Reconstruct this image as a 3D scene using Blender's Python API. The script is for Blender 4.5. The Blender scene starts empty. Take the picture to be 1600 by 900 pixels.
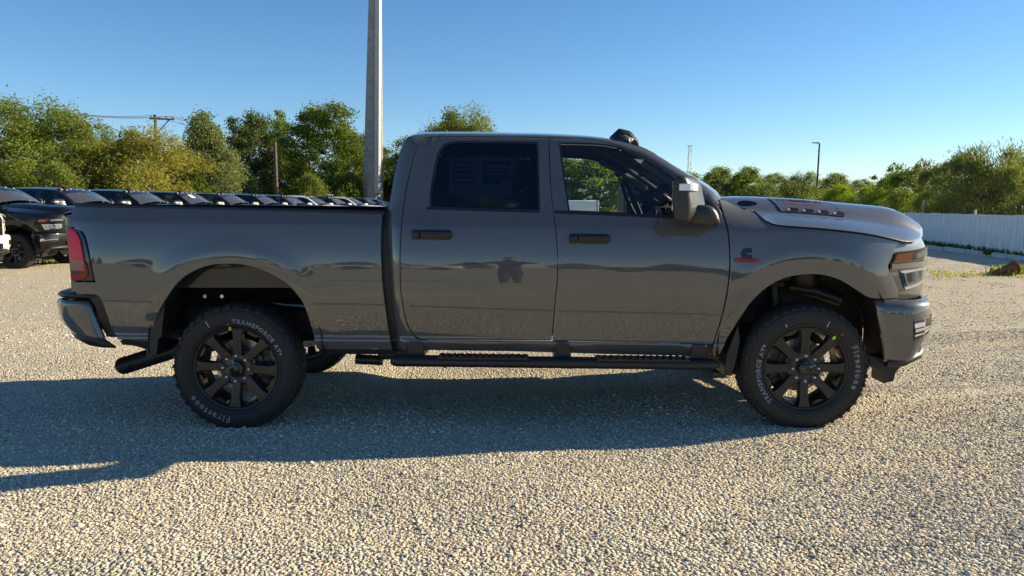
import bpy, bmesh, math, random
import numpy as np
from mathutils import Vector, Matrix
from mathutils.geometry import tessellate_polygon
from math import sin, cos, tan, pi, radians, sqrt, atan2, exp

# ------------------------------------------------------------------ camera, sky, sun
SC = bpy.context.scene
COL = SC.collection
F, H = 1207.0, 1.47                       # focal length in photo pixels (1600 wide), eye height
PITCH = math.atan(128.0 / F)
SP, CP = sin(PITCH), cos(PITCH)
cd = bpy.data.cameras.new('camera'); cam = bpy.data.objects.new('camera', cd); COL.objects.link(cam)
cd.sensor_width = 36.0; cd.lens = F / 1600 * 36; cd.clip_start = 0.05; cd.clip_end = 3000
cam.location = (0, 0, H); cam.rotation_euler = (pi / 2 - PITCH, 0, 0)
SC.camera = cam

SUN_TO = Vector((2.40, 0.56, 1.0)).normalized()        # direction towards the sun
sun_el = math.asin(SUN_TO.z); sun_az = atan2(SUN_TO.x, SUN_TO.y)
w = bpy.data.worlds.new('World'); SC.world = w; w.use_nodes = True
nt = w.node_tree; bg = nt.nodes['Background']
sky = nt.nodes.new('ShaderNodeTexSky'); sky.sky_type = 'NISHITA'; sky.sun_disc = False
sky.sun_elevation = sun_el; sky.sun_rotation = sun_az
sky.air_density = 1.0; sky.dust_density = 0.0; sky.ozone_density = 4.0; sky.altitude = 900
hsv = nt.nodes.new('ShaderNodeHueSaturation'); hsv.inputs['Saturation'].default_value = 1.13
nt.links.new(sky.outputs[0], hsv.inputs['Color']); nt.links.new(hsv.outputs[0], bg.inputs[0]); bg.inputs[1].default_value = 0.078
ld = bpy.data.lights.new('sun', 'SUN'); ld.energy = 5.0; ld.angle = radians(0.53); ld.color = (1.0, 0.855, 0.60)
sun = bpy.data.objects.new('sun', ld); COL.objects.link(sun)
sun.rotation_euler = SUN_TO.to_track_quat('Z', 'Y').to_euler(); sun.location = (30, 10, 30)
vs = SC.view_settings; vs.view_transform = 'Standard'; vs.look = 'None'; vs.exposure = 1.0; vs.gamma = 1.0
vs.use_curve_mapping = False
SC.cycles.max_bounces = 8; SC.cycles.transparent_max_bounces = 24

def ray(px, py):
    a = (px - 800) / F; v = (py - 450) / F
    return Vector((a, CP - v * SP, -(SP + v * CP)))
def at(px, py, Y):
    d = ray(px, py); t = Y / d.y
    return Vector((d.x * t, Y, H + d.z * t))
def gnd(px, py):
    d = ray(px, py); t = -H / d.z
    return Vector((d.x * t, d.y * t, 0))

# ------------------------------------------------------------------ materials
def mat(name, col=(.5, .5, .5), rough=.5, metal=0., coat=0., coatr=.03, spec=.5, trans=0., emit=None, **k):
    m = bpy.data.materials.new(name); m.use_nodes = True
    b = m.node_tree.nodes['Principled BSDF']
    b.inputs['Base Color'].default_value = (*col, 1); b.inputs['Roughness'].default_value = rough
    b.inputs['Metallic'].default_value = metal; b.inputs['Coat Weight'].default_value = coat
    b.inputs['Coat Roughness'].default_value = coatr; b.inputs['Specular IOR Level'].default_value = spec
    b.inputs['Transmission Weight'].default_value = trans
    return m
def N(m, t, **kw):
    n = m.node_tree.nodes.new('ShaderNode' + t)
    for k, v in kw.items():
        if k.startswith('i_'): n.inputs[k[2:].replace('_', ' ')].default_value = v
        else: setattr(n, k, v)
    return n
def L(m, a, b): m.node_tree.links.new(a, b)
def bsdf(m): return m.node_tree.nodes['Principled BSDF']
def ramp(m, fac, stops):
    r = N(m, 'ValToRGB'); L(m, fac, r.inputs[0]); cr = r.color_ramp
    while len(cr.elements) < len(stops): cr.elements.new(.5)
    for e, (p, c) in zip(cr.elements, stops): e.position = p; e.color = (*c, 1) if len(c) == 3 else c
    return r
def noisy(m, scale, c1, c2, detail=4, bump=0., bscale=None, coord='Object', rough=None):
    tc = N(m, 'TexCoord'); n = N(m, 'TexNoise'); n.inputs['Scale'].default_value = scale; n.inputs['Detail'].default_value = detail
    L(m, tc.outputs[coord], n.inputs['Vector'])
    r = ramp(m, n.outputs[0], [(.3, c1), (.7, c2)]); L(m, r.outputs[0], bsdf(m).inputs['Base Color'])
    if bump:
        n2 = N(m, 'TexNoise'); n2.inputs['Scale'].default_value = bscale or scale * 3; n2.inputs['Detail'].default_value = 5
        L(m, tc.outputs[coord], n2.inputs['Vector'])
        b = N(m, 'Bump'); b.inputs['Strength'].default_value = bump; b.inputs['Distance'].default_value = .01
        L(m, n2.outputs[0], b.inputs['Height']); L(m, b.outputs[0], bsdf(m).inputs['Normal'])
    if rough:
        mr = N(m, 'MapRange'); mr.inputs[3].default_value, mr.inputs[4].default_value = rough
        L(m, n.outputs[0], mr.inputs[0]); L(m, mr.outputs[0], bsdf(m).inputs['Roughness'])
    return m
def paint(name, col, metal=.25, rough=.42, ior=1.8):
    m = mat(name, col, rough, metal, coat=1.0, coatr=.012, spec=.15)
    b = bsdf(m); b.inputs['Coat IOR'].default_value = ior
    tc = N(m, 'TexCoord'); v = N(m, 'TexVoronoi'); v.inputs['Scale'].default_value = 900
    L(m, tc.outputs['Object'], v.inputs['Vector'])
    hs = N(m, 'HueSaturation'); hs.inputs['Color'].default_value = (*col, 1)
    mr = N(m, 'MapRange'); mr.inputs[3].default_value = .75; mr.inputs[4].default_value = 1.35
    L(m, v.outputs['Color'], mr.inputs[0]); L(m, mr.outputs[0], hs.inputs['Value']); L(m, hs.outputs[0], b.inputs['Base Color'])
    # faint dust film: uneven coat roughness
    n = N(m, 'TexNoise'); n.inputs['Scale'].default_value = 3.0; n.inputs['Detail'].default_value = 6
    L(m, tc.outputs['Object'], n.inputs['Vector'])
    m2 = N(m, 'MapRange'); m2.inputs[3].default_value = .005; m2.inputs[4].default_value = .035
    L(m, n.outputs[0], m2.inputs[0]); L(m, m2.outputs[0], b.inputs['Coat Roughness'])
    # orange peel / panel waviness seen in the coat only
    n3 = N(m, 'TexNoise'); n3.inputs['Scale'].default_value = 2.2; n3.inputs['Detail'].default_value = 1
    mp = N(m, 'Mapping'); mp.inputs['Scale'].default_value = (1, 1, 1.6)
    L(m, tc.outputs['Object'], mp.inputs[0]); L(m, mp.outputs[0], n3.inputs['Vector'])
    bp = N(m, 'Bump'); bp.inputs['Strength'].default_value = .14; bp.inputs['Distance'].default_value = .006
    L(m, n3.outputs[0], bp.inputs['Height']); L(m, bp.outputs[0], b.inputs['Coat Normal'])
    return m
def glass(name, tint, refl=1.5, rough=0.0, dust_sheen=0.):
    m = bpy.data.materials.new(name); m.use_nodes = True; t = m.node_tree
    t.nodes.remove(t.nodes['Principled BSDF']); out = t.nodes['Material Output']
    tr = N(m, 'BsdfTransparent'); tr.inputs[0].default_value = (*tint, 1)
    gl = N(m, 'BsdfGlossy'); gl.inputs['Roughness'].default_value = rough; gl.inputs[0].default_value = (1, 1, 1, 1)
    fr = N(m, 'Fresnel'); fr.inputs[0].default_value = refl
    mx = N(m, 'MixShader'); L(m, fr.outputs[0], mx.inputs[0]); L(m, tr.outputs[0], mx.inputs[1]); L(m, gl.outputs[0], mx.inputs[2])
    if dust_sheen:                                             # thin pale dust film, standing in for sky sheen on the glass
        df = N(m, 'BsdfDiffuse'); df.inputs[0].default_value = (.6, .6, .58, 1); m2 = N(m, 'MixShader'); m2.inputs[0].default_value = dust_sheen
        L(m, mx.outputs[0], m2.inputs[1]); L(m, df.outputs[0], m2.inputs[2]); mx = m2
    L(m, mx.outputs[0], out.inputs[0])
    return m

M = {}
M['paint'] = paint('grey_paint', (.082, .080, .074), metal=.06)
M['black_paint'] = paint('black_paint', (.003, .003, .0034), metal=0, ior=1.42)
M['dark_paint'] = paint('dark_grey_paint', (.022, .023, .026), metal=.05, ior=1.5)
M['white_paint'] = paint('white_paint', (.72, .72, .72), metal=0)
M['blue_paint'] = paint('slate_paint', (.045, .055, .07))
M['trim'] = noisy(mat('black_plastic', (.012, .012, .013), .45), 40, (.010, .010, .011), (.016, .016, .017), bump=.08, bscale=400)
M['gloss_black'] = mat('gloss_black', (.008, .008, .009), .12, coat=.5)
M['void'] = noisy(mat('underbody_black', (.006, .006, .006), .8, spec=.08), 12, (.004, .004, .004), (.012, .011, .010))
M['frame_metal'] = noisy(mat('chassis_black', (.010, .010, .011), .42), 18, (.006, .006, .007), (.020, .019, .018), bump=.1)
M['liner'] = noisy(mat('liner_black', (.008, .008, .009), .6), 9, (.006, .006, .006), (.013, .012, .011), bump=.15, bscale=200)
M['rubber'] = noisy(mat('tyre_rubber', (.016, .016, .017), .62), 14, (.008, .008, .009), (.015, .0145, .014), bump=.12, bscale=160, rough=(.5, .75))
M['tread'] = noisy(mat('tread_rubber', (.02, .02, .02), .8), 30, (.013, .013, .013), (.034, .032, .029), bump=.2, bscale=200)
M['rim'] = noisy(mat('satin_black_alloy', (.036, .034, .031), .34, .4), 60, (.032, .030, .027), (.042, .039, .036), rough=(.26, .38))
M['rim_dark'] = mat('alloy_pocket_black', (.009, .010, .012), .28, 0, coat=.4)
M['lug'] = mat('lug_steel', (.78, .76, .74), .38, .9)
M['disc'] = noisy(mat('brake_steel', (.45, .44, .43), .35, .9), 30, (.30, .29, .28), (.55, .53, .5))
M['letter'] = noisy(mat('white_tyre_print', (.55, .58, .6), .7), 60, (.38, .42, .45), (.62, .65, .66))
M['yellow'] = mat('lime_sticker', (.45, .8, .02), .6)
M['redpaint'] = mat('red_dot', (.5, .02, .03), .6)
M['chrome'] = mat('chrome', (.80, .80, .80), .08, 1.0)
M['silver'] = mat('lamp_reflector', (.80, .81, .82), .34, .6)
M['glass'] = glass('front_glass', (.86, .94, .91), 1.5)
M['glass_dark'] = glass('privacy_glass', (.13, .17, .22), 1.5)
M['windshield'] = glass('windshield_glass', (.82, .91, .90), 1.7, dust_sheen=.065)
M['interior'] = noisy(mat('cabin_black', (.02, .02, .022), .7), 30, (.016, .016, .017), (.028, .028, .03))
M['headliner'] = noisy(mat('headliner_grey', (.10, .10, .10), .95), 60, (.08, .08, .08), (.12, .12, .12))
M['pillar_trim'] = mat('pillar_trim_grey', (.16, .16, .155), .7)
M['red_lens'] = mat('red_lens', (.72, .010, .016), .22, 0, spec=.4)
M['red_dark'] = mat('dark_red_lens', (.34, .006, .012), .22, 0, spec=.4)
M['pink_lens'] = mat('reverse_lens', (.38, .14, .11), .22, 0, spec=.4)
M['amber'] = mat('amber_lens', (.75, .17, .02), .2, 0, coat=1.0)
M['lens'] = glass('clear_lens', (.93, .95, .96), 1.5)
M['badge_black'] = mat('badge_black', (.010, .011, .013), .3)
M['badge_red'] = mat('badge_red', (.48, .012, .02), .35)
M['sticker'] = noisy(mat('paper_sticker', (.6, .6, .58), .8), 3, (.6, .6, .57), (.7, .7, .68))
M['ink'] = mat('printed_ink', (.04, .04, .05), .8)
M['exhaust'] = noisy(mat('exhaust_black', (.03, .03, .03), .35, .5), 30, (.02, .02, .02), (.045, .042, .04))
M['skin'] = mat('skin', (.42, .25, .18), .6)
M['cloth_dark'] = noisy(mat('dark_cloth', (.02, .02, .025), .9), 40, (.016, .016, .02), (.03, .03, .035))
M['cap'] = mat('brown_cap', (.12, .07, .045), .9)

# ------------------------------------------------------------------ object helpers
def newobj(name, verts, faces, mats, parent=None, normals=None, mi=None, smooth=False):
    me = bpy.data.meshes.new(name)
    me.from_pydata([tuple(v) for v in verts], [], [tuple(f) for f in faces])
    for m in (mats if isinstance(mats, (list, tuple)) else [mats]): me.materials.append(m)
    if mi is not None: me.polygons.foreach_set('material_index', np.array(mi, dtype=np.int32))
    if smooth or normals is not None: me.polygons.foreach_set('use_smooth', np.ones(len(me.polygons), dtype=bool))
    me.update()
    if normals is not None: me.normals_split_custom_set_from_vertices([tuple(n) for n in normals])
    o = bpy.data.objects.new(name, me); COL.objects.link(o)
    if parent is not None: o.parent = parent
    return o
def empty(name, loc=(0, 0, 0), rz=0., parent=None):
    o = bpy.data.objects.new(name, None); o.empty_display_size = .3; COL.objects.link(o)
    o.location = loc; o.rotation_euler = (0, 0, rz)
    if parent is not None: o.parent = parent
    return o
def tag(o, label, cat, group=None, kind=None):
    o['label'] = label
    if cat: o['category'] = cat
    if group: o['group'] = group
    if kind: o['kind'] = kind
    return o
def struct(o, kind='structure', label=None):
    o['kind'] = kind
    if label: o['label'] = label
    return o

class MB:
    """collects simple shapes into one mesh"""
    def __init__(s): s.v = []; s.f = []; s.sm = []
    def add(s, v, f, sm=False):
        b = len(s.v); s.v += [tuple(p) for p in v]; s.f += [tuple(i + b for i in q) for q in f]; s.sm += [sm] * len(f)
        return s
    def box(s, c, d, rot=None, bev=0.):
        bm = bmesh.new(); bmesh.ops.create_cube(bm, size=1)
        bmesh.ops.scale(bm, vec=d, verts=bm.verts)
        if bev: bmesh.ops.bevel(bm, geom=bm.edges[:], offset=bev, segments=2, affect='EDGES', profile=.5)
        if rot is not None: bmesh.ops.rotate(bm, matrix=rot, cent=(0, 0, 0), verts=bm.verts)
        bmesh.ops.translate(bm, vec=c, verts=bm.verts)
        bm.verts.index_update()
        s.add([v.co[:] for v in bm.verts], [[v.index for v in f.verts] for f in bm.faces]); bm.free(); return s
    def tube(s, pts, r, n=8, caps=True, sm=True):
        pts = [Vector(p) for p in pts]; rs = r if isinstance(r, (list, tuple)) else [r] * len(pts)
        V = []; up = Vector((0, 0, 1))
        d0 = (pts[1] - pts[0]).normalized()
        a = d0.cross(up if abs(d0.z) < .9 else Vector((1, 0, 0))).normalized()
        for i, p in enumerate(pts):
            d = (pts[min(i + 1, len(pts) - 1)] - pts[max(i - 1, 0)]).normalized()
            a = (a - d * a.dot(d)).normalized(); b = d.cross(a)
            for k in range(n):
                t = 2 * pi * k / n; V.append(p + (a * cos(t) + b * sin(t)) * rs[i])
        Fc = [(i * n + k, i * n + (k + 1) % n, (i + 1) * n + (k + 1) % n, (i + 1) * n + k) for i in range(len(pts) - 1) for k in range(n)]
        s.add(V, Fc, sm)
        if caps: s.add(V[:n], [list(range(n))[::-1]]); s.add(V[-n:], [list(range(n))])
        return s
    def prism(s, pts2, y0, y1, plane='xz'):
        n = len(pts2)
        if plane == 'xz': g = lambda p, q: (p[0], q, p[1])
        elif plane == 'xy': g = lambda p, q: (p[0], p[1], q)
        else: g = lambda p, q: (q, p[0], p[1])
        V = [g(p, y0) for p in pts2] + [g(p, y1) for p in pts2]
        Fc = [list(range(n)), list(range(2 * n - 1, n - 1, -1))] + [(i, n + i, n + (i + 1) % n, (i + 1) % n) for i in range(n)]
        return s.add(V, Fc)
    def lathe(s, prof, n=48, axis='y', c=(0, 0, 0), sm=True, closed=False):
        """prof: list of (r, h)"""
        V = []
        for r, h in prof:
            for k in range(n):
                t = 2 * pi * k / n
                p = {'y': (r * cos(t), h, r * sin(t)), 'z': (r * cos(t), r * sin(t), h), 'x': (h, r * cos(t), r * sin(t))}[axis]
                V.append((p[0] + c[0], p[1] + c[1], p[2] + c[2]))
        m = len(prof)
        Fc = [(i * n + k, i * n + (k + 1) % n, ((i + 1) % m) * n + (k + 1) % n, ((i + 1) % m) * n + k) for i in range(m if closed else m - 1) for k in range(n)]
        return s.add(V, Fc, sm)
    def build(s, name, m, parent=None, fix=True, auto=None):
        me = bpy.data.meshes.new(name); me.from_pydata(s.v, [], s.f)
        me.materials.append(m)
        me.polygons.foreach_set('use_smooth', np.array(s.sm, dtype=bool)); me.update()
        if fix:
            bm = bmesh.new(); bm.from_mesh(me); bmesh.ops.recalc_face_normals(bm, faces=bm.faces); bm.to_mesh(me); bm.free()
        if auto: 
            me.polygons.foreach_set('use_smooth', np.ones(len(me.polygons), dtype=bool)); me.set_sharp_from_angle(angle=radians(auto))
        o = bpy.data.objects.new(name, me); COL.objects.link(o)
        if parent is not None: o.parent = parent
        return o

def spline(pts, closed=True, step=.03, corner=38):
    """Catmull-Rom through pts with sharp corners kept"""
    P = [np.array(p, float) for p in pts]; n = len(P); out = []
    def sharp(i):
        if not closed and i in (0, n - 1): return True
        a = P[i] - P[i - 1]; b = P[(i + 1) % n] - P[i]
        c = np.dot(a, b) / (np.linalg.norm(a) * np.linalg.norm(b) + 1e-12)
        return math.degrees(math.acos(max(-1, min(1, c)))) > corner
    S = [sharp(i) for i in range(n)]
    for i in range(n if closed else n - 1):
        p1, p2 = P[i], P[(i + 1) % n]
        p0 = P[i - 1] if not S[i] else p1 - (p2 - p1); p3 = P[(i + 2) % n] if not S[(i + 1) % n] else p2 + (p2 - p1)
        k = max(1, int(np.linalg.norm(p2 - p1) / step))
        for j in range(k):
            t = j / k
            # centripetal-ish: damp tangents by local length
            l = np.linalg.norm(p2 - p1); m1 = (p2 - p0) / (np.linalg.norm(p1 - p0) + l + 1e-12) * l; m2 = (p3 - p1) / (np.linalg.norm(p3 - p2) + l + 1e-12) * l
            h = (2*t**3 - 3*t*t + 1) * p1 + (t**3 - 2*t*t + t) * m1 + (-2*t**3 + 3*t*t) * p2 + (t**3 - t*t) * m2
            out.append(h)
    if not closed: out.append(P[-1])
    return out
def inset(poly, d):
    n = len(poly); A = sum(poly[i][0] * poly[(i + 1) % n][1] - poly[(i + 1) % n][0] * poly[i][1] for i in range(n))
    sg = 1 if A > 0 else -1; out = []
    for i in range(n):
        p0, p1, p2 = poly[i - 1], poly[i], poly[(i + 1) % n]
        a = p1 - p0; b = p2 - p1; a = a / (np.linalg.norm(a) + 1e-9); b = b / (np.linalg.norm(b) + 1e-9)
        na = np.array((-a[1], a[0])) * sg; nb = np.array((-b[1], b[0])) * sg
        m = na + nb; l = np.dot(m, m)
        m = m * (2 / l) if l > .4 else na
        out.append(p1 + m * d)
    return out
# ------------------------------------------------------------------ the grey pickup truck
YC = 6.01                                                # lateral centre of the truck
RK = .012
def sst(x, a, b):
    t = max(0., min(1., (x - a) / (b - a))); return t * t * (3 - 2 * t)
def spl(d, w): return 0. if d < -8 * w else (d if d > 8 * w else w * math.log(1 + exp(d / w)))
XR, XF = at(365.8, 576, 5.016).x, at(1261.5, 578, 5.016).x   # wheel centres
ZH = .397; RT = .418
ZC, ZB, KB = 1.335, 1.445, radians(43)
def W(x, z):
    zr = z + RK * x
    zz = min(zr, ZC); t = KB * (zz - 1.02)
    if t < -.5: t = -.5
    v = 1.005 - 1.332 * (1 - cos(t))
    if zr > ZC: v -= .242 * (zr - ZC)
    v -= .23 * spl(zr - ZC, .006) - .10 * spl(zr - ZB, .015)
    v += .020 * (1 - sst(zr, .565, .600))
    for xc in (XR, XF):
        r = sqrt((x - xc) ** 2 + (z - .545) ** 2)
        g = exp(-((r - .625) / .075) ** 2) * sst(z, .42, .62)
        v += .0065 * g
    if x > 2.0: v -= .115 * ((x - 2.0) / .6) ** 2.4
    if x < -2.6: v -= .06 * ((-2.6 - x) / .35) ** 2.5
    if x > 1.3: v -= sst(x, 1.3, 1.7) * 4.5 * max(0, zr - 1.315) ** 2
    return v
def onsurf(px, py, f=W):
    Y = 5.05
    for _ in range(14):
        p = at(px, py, Y); Y = YC - f(p.x, p.z)
    return np.array((p.x, p.z))
E_PX = [(618, 546), (611, 500), (606.5, 450), (604, 400), (603, 360), (603.2, 332), (607.5, 311), (613.5, 275), (621.5, 241.5), (628, 222.5),
        (634.5, 213.5), (646, 209.8), (665, 208.8), (720, 208.6), (800, 209.9), (880, 212), (950, 217), (1000, 228.5), (1030, 243.5), (1061, 263.5),
        (1089, 281.5), (1112, 297.5), (1128, 311)]
E0 = np.array(spline([onsurf(*p) for p in E_PX], closed=False, step=.05, corner=80))
iHead = int(np.argmin(np.linalg.norm(E0 - onsurf(1000, 228.5), axis=1)))
def Wcab(x, z):
    v = W(x, z)
    a, b = E0[:-1], E0[1:]; p = np.array((x, z)); d = b - a
    t = np.clip(((p - a) * d).sum(1) / (d * d).sum(1), 0, 1)
    q = np.linalg.norm(a + d * t[:, None] - p, axis=1); i = int(q.argmin()); dist = q[i]
    back = 1 - sst(E0[i][0], -.62, -.45)
    r = .045 + .05 * back
    if dist < r: v -= r * .55 * (1 - dist / r) ** 2
    return v
def wnormal(f, x, z, e=.004):
    gx = (f(x + e, z) - f(x - e, z)) / (2 * e); gz = (f(x, z + e) - f(x, z - e)) / (2 * e)
    return Vector((-gx, -1, -gz)).normalized()

def panel(name, px, mats, parent, holes=(), f=W, off=0., th=.03, gap=.005, step=.06, far=True, corner=38, back='void', sub=None, round_=True, xz=None):
    outer = xz if xz is not None else [onsurf(*p, f=f) for p in px]
    outer = spline(outer, step=.028, corner=corner)
    if gap: outer = inset(outer, gap)
    loops = [outer] + [spline([onsurf(*p, f=f) for p in h], step=.028, corner=30) for h in holes]
    flat = [Vector((p[0], p[1], 0)) for l in loops for p in l]
    tris = tessellate_polygon([[Vector((p[0], p[1], 0)) for p in l] for l in loops])
    bm = bmesh.new(); vs_ = [bm.verts.new((p.x, 0, p.y)) for p in flat]
    for t in tris:
        try: bm.faces.new([vs_[i] for i in t])
        except ValueError: pass
    xs = [p.x for p in flat]; zs = [p.y + RK * p.x for p in flat]
    cuts = [((x, 0, 0), (1, 0, 0)) for x in np.arange(math.floor(min(xs) / step) * step, max(xs), step)]
    zl = list(np.arange(math.floor(min(zs) / step) * step, max(zs), step)) + [ZC - .03, ZC - .012, ZC, ZC + .012, ZC + .03, ZB - .02, ZB, ZB + .02, .555, .57, .582, .595, .61]
    cuts += [((0, 0, z), (RK, 0, 1)) for z in zl if min(zs) < z < max(zs)]
    for co, no in cuts:
        bmesh.ops.bisect_plane(bm, geom=bm.verts[:] + bm.edges[:] + bm.faces[:], plane_co=co, plane_no=no, dist=1e-5)
    bm.verts.ensure_lookup_table(); bm.verts.index_update()
    P = [(v.co.x, v.co.z) for v in bm.verts]
    V = []; Nn = []; Fc = []; mi = []
    for x, z in P:
        V.append((x, -f(x, z) - off, z)); Nn.append(wnormal(f, x, z))
    for fc in bm.faces:
        q = [v.index for v in fc.verts]
        c = sum(((P[q[i]][0] * P[q[(i + 1) % len(q)]][1] - P[q[(i + 1) % len(q)]][0] * P[q[i]][1]) for i in range(len(q))))
        Fc.append(q if c > 0 else q[::-1]); mi.append(0)         # facing -y
    nF = len(Fc); nV = len(V)
    # rims
    be = []
    for e in bm.edges:
        if len(e.link_faces) == 1:
            fc = e.link_faces[0]; c = fc.calc_center_median(); a, b = e.verts
            d = np.array((b.co.x - a.co.x, b.co.z - a.co.z)); n = np.array((d[1], -d[0])); n /= np.linalg.norm(n) + 1e-12
            if np.dot(n, np.array((c.x - a.co.x, c.z - a.co.z))) > 0: n = -n
            be.append((a.index, b.index, n))
    on = {}
    for a, b, n in be:
        on[a] = on.get(a, 0) + n; on[b] = on.get(b, 0) + n
    rid = {}
    for k, n in on.items():
        n = n / (np.linalg.norm(n) + 1e-9); x, y, z = V[k]; nn = Nn[k]; e = Vector((n[0], 0, n[1]))
        r = .003 if round_ else 0
        base = len(V); rid[k] = base
        V += [(x, y, z), (x + n[0] * r, y + .005, z + n[1] * r), (x + n[0] * r, y + .005, z + n[1] * r), (x + n[0] * r, y + th, z + n[1] * r)]
        Nn += [nn, (nn + e * 1.6).normalized(), e, e]
    for a, b, n in be:
        A, B = rid[a], rid[b]
        for i in (0, 2):
            q = [A + i, B + i, B + i + 1, A + i + 1]
            p0, p1, p2 = (Vector(V[q[j]]) for j in (0, 1, 2)); 
            fn = (p1 - p0).cross(p2 - p0)
            if fn.dot(Vector((n[0], 0, n[1]))) < 0: q = q[::-1]
            Fc.append(q); mi.append(0)
    if back:
        b0 = len(V)
        for i in range(nV):
            x, y, z = V[i]; V.append((x, y + th, z)); Nn.append(-Nn[i])
        for q in Fc[:nF]: Fc.append([i + b0 for i in q][::-1]); mi.append(1)
        mats = [mats, M[back]]
    bm.free()
    o = newobj(name, V, Fc, mats, parent, Nn, mi)
    if far: mirror_copy(o, parent)
    return o
FAR = {}
def mirror_copy(o, parent=None):
    c = o.copy(); COL.objects.link(c); c.parent = FAR.get(parent, parent)
    c.scale = (o.scale[0], -o.scale[1], o.scale[2]) if parent not in FAR else o.scale
    c.location = (o.location[0], -o.location[1], o.location[2]) if parent not in FAR else o.location
    FAR[o] = c
    return c
def grid(name, fn, us, vs, m, parent, normals=False, far=False, double=None):
    V = [fn(u, v) for u in us for v in vs]; nv = len(vs)
    Fc = [(i * nv + j, (i + 1) * nv + j, (i + 1) * nv + j + 1, i * nv + j + 1) for i in range(len(us) - 1) for j in range(nv - 1)]
    o = newobj(name, V, Fc, m, parent, smooth=True)
    bm = bmesh.new(); bm.from_mesh(o.data); bm.normal_update()
    # face outward from the truck's middle
    cz = Vector((0, 0, .9)); s = sum((f.normal.dot(f.calc_center_median() - Vector((max(-2, min(2, f.calc_center_median().x)), 0, .9)))) for f in bm.faces)
    if s < 0: bmesh.ops.reverse_faces(bm, faces=bm.faces)
    bm.to_mesh(o.data); bm.free()
    if double:
        md = o.modifiers.new('thick', 'SOLIDIFY'); md.thickness = double; md.offset = -1
    if far: mirror_copy(o, parent)
    return o
lin = lambda a, b, n: [a + (b - a) * i / (n - 1) for i in range(n)]
def sharpen(o, ang=35): o.data.set_sharp_from_angle(angle=radians(ang)); return o

truck = empty('pickup_truck', (0, YC, 0))
tag(truck, 'large dark grey crew cab pickup truck parked side-on on the gravel', 'pickup truck')
T = truck
# ---- bed
ARCH_R = [(239, 536), (240, 514), (248, 488), (261, 465), (280.6, 439), (302, 424), (328, 415), (354, 412.7), (378, 413.8), (402.5, 420), (423.6, 429), (443, 440), (459, 455), (474, 476), (488.6, 520), (495, 546)]
bed = panel('bed_side', [(118, 322.5), (300, 326), (460, 330), (598, 334), (595.5, 365), (595.8, 410), (598.5, 450), (603, 485), (608, 520), (613.5, 547)] + ARCH_R[::-1]
      + [(184, 531), (177, 520), (168, 497), (160, 474), (156, 465), (149, 461), (120, 460.5), (114, 452), (112.5, 441), (130, 440.5), (148, 441), (146, 432), (142, 412), (137.5, 388), (132, 368), (126, 359.5), (119, 356.5), (107.5, 354), (108.8, 343), (112, 330)], M['paint'], T)
# thin body crease lines pressed into the panel
def crease(name, p0, p1, parent, r=.006, f=W, m='paint'):
    a, b = onsurf(*p0, f=f), onsurf(*p1, f=f); mb = MB(); n = max(2, int(np.linalg.norm(b - a) / .08)); pts = []
    for i in range(n + 1):
        q = a + (b - a) * i / n; k = min(1, 6 * min(i, n - i) / n + .15)
        pts.append((q[0], -f(q[0], q[1]) + r * .45, q[1]))
    mb.tube(pts, r, 8); o = mb.build(name, M[m], parent); FAR.get(parent) and None; mirror_copy(o, parent); return o
crease('crease_line', (161, 469.5), (237, 472), bed); crease('crease_line', (489, 474.5), (601, 476), bed)
# black rail cap along the bed top
mb = MB(); pts = []
for i in range(20):
    px = 117 + (600 - 117) * i / 19; q = onsurf(px, 320.0 + (331.6 - 320.0) * i / 19 + 1.2); pts.append((q[0], -W(*q) + .022, q[1]))
mb.tube(pts, .0185, 10); o = mb.build('rail_cap', M['trim'], T); mirror_copy(o, T)
grid('rail_top', lambda u, v: (u, -W(u, 1.44) + .02 + .09 * v, 1.462 - .0113 * u - .02 * (0 if v < .9 else 1) - .008), lin(onsurf(118, 322)[0], onsurf(598, 333)[0], 14), [0, .5, .89, .9, 1], M['trim'], T, far=True)
xb0, xb1 = onsurf(118, 330)[0], onsurf(598, 335)[0]
grid('bed_inner_wall', lambda u, v: (u, -.845 + .01 * v, .95 + .48 * v), lin(xb0 + .02, xb1, 10), [0, .5, 1], M['dark_paint'], T, far=True)
mb = MB(); mb.box(((xb0 + xb1) / 2, 0, .94), (xb1 - xb0, 1.70, .03)); 
for k in range(11): mb.box(((xb0 + xb1) / 2, -.7 + .14 * k, .962), (xb1 - xb0 - .1, .05, .014))
mb.build('bed_floor', M['dark_paint'], T)
mb = MB(); mb.box((xb1 - .02, 0, 1.18), (.03, 1.72, .48)); mb.build('bed_front_wall', M['dark_paint'], T)
# tailgate
def tg(W_): return -2.99 + .075 * (abs(W_) / .93) ** 6
tailg = grid('tailgate', lambda u, v: (tg(u) - .015 * exp(-((v - 1.33) / .1) ** 2), u, v), lin(-.925, .925, 30), [.88, .92, 1.0, 1.1, 1.2, 1.28, 1.33, 1.37, 1.395, 1.41], M['paint'], T, double=.05)
mb = MB(); mb.box((-3.012, 0, 1.28), (.03, .30, .09), bev=.01); mb.build('tailgate_handle', M['trim'], tailg)
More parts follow.
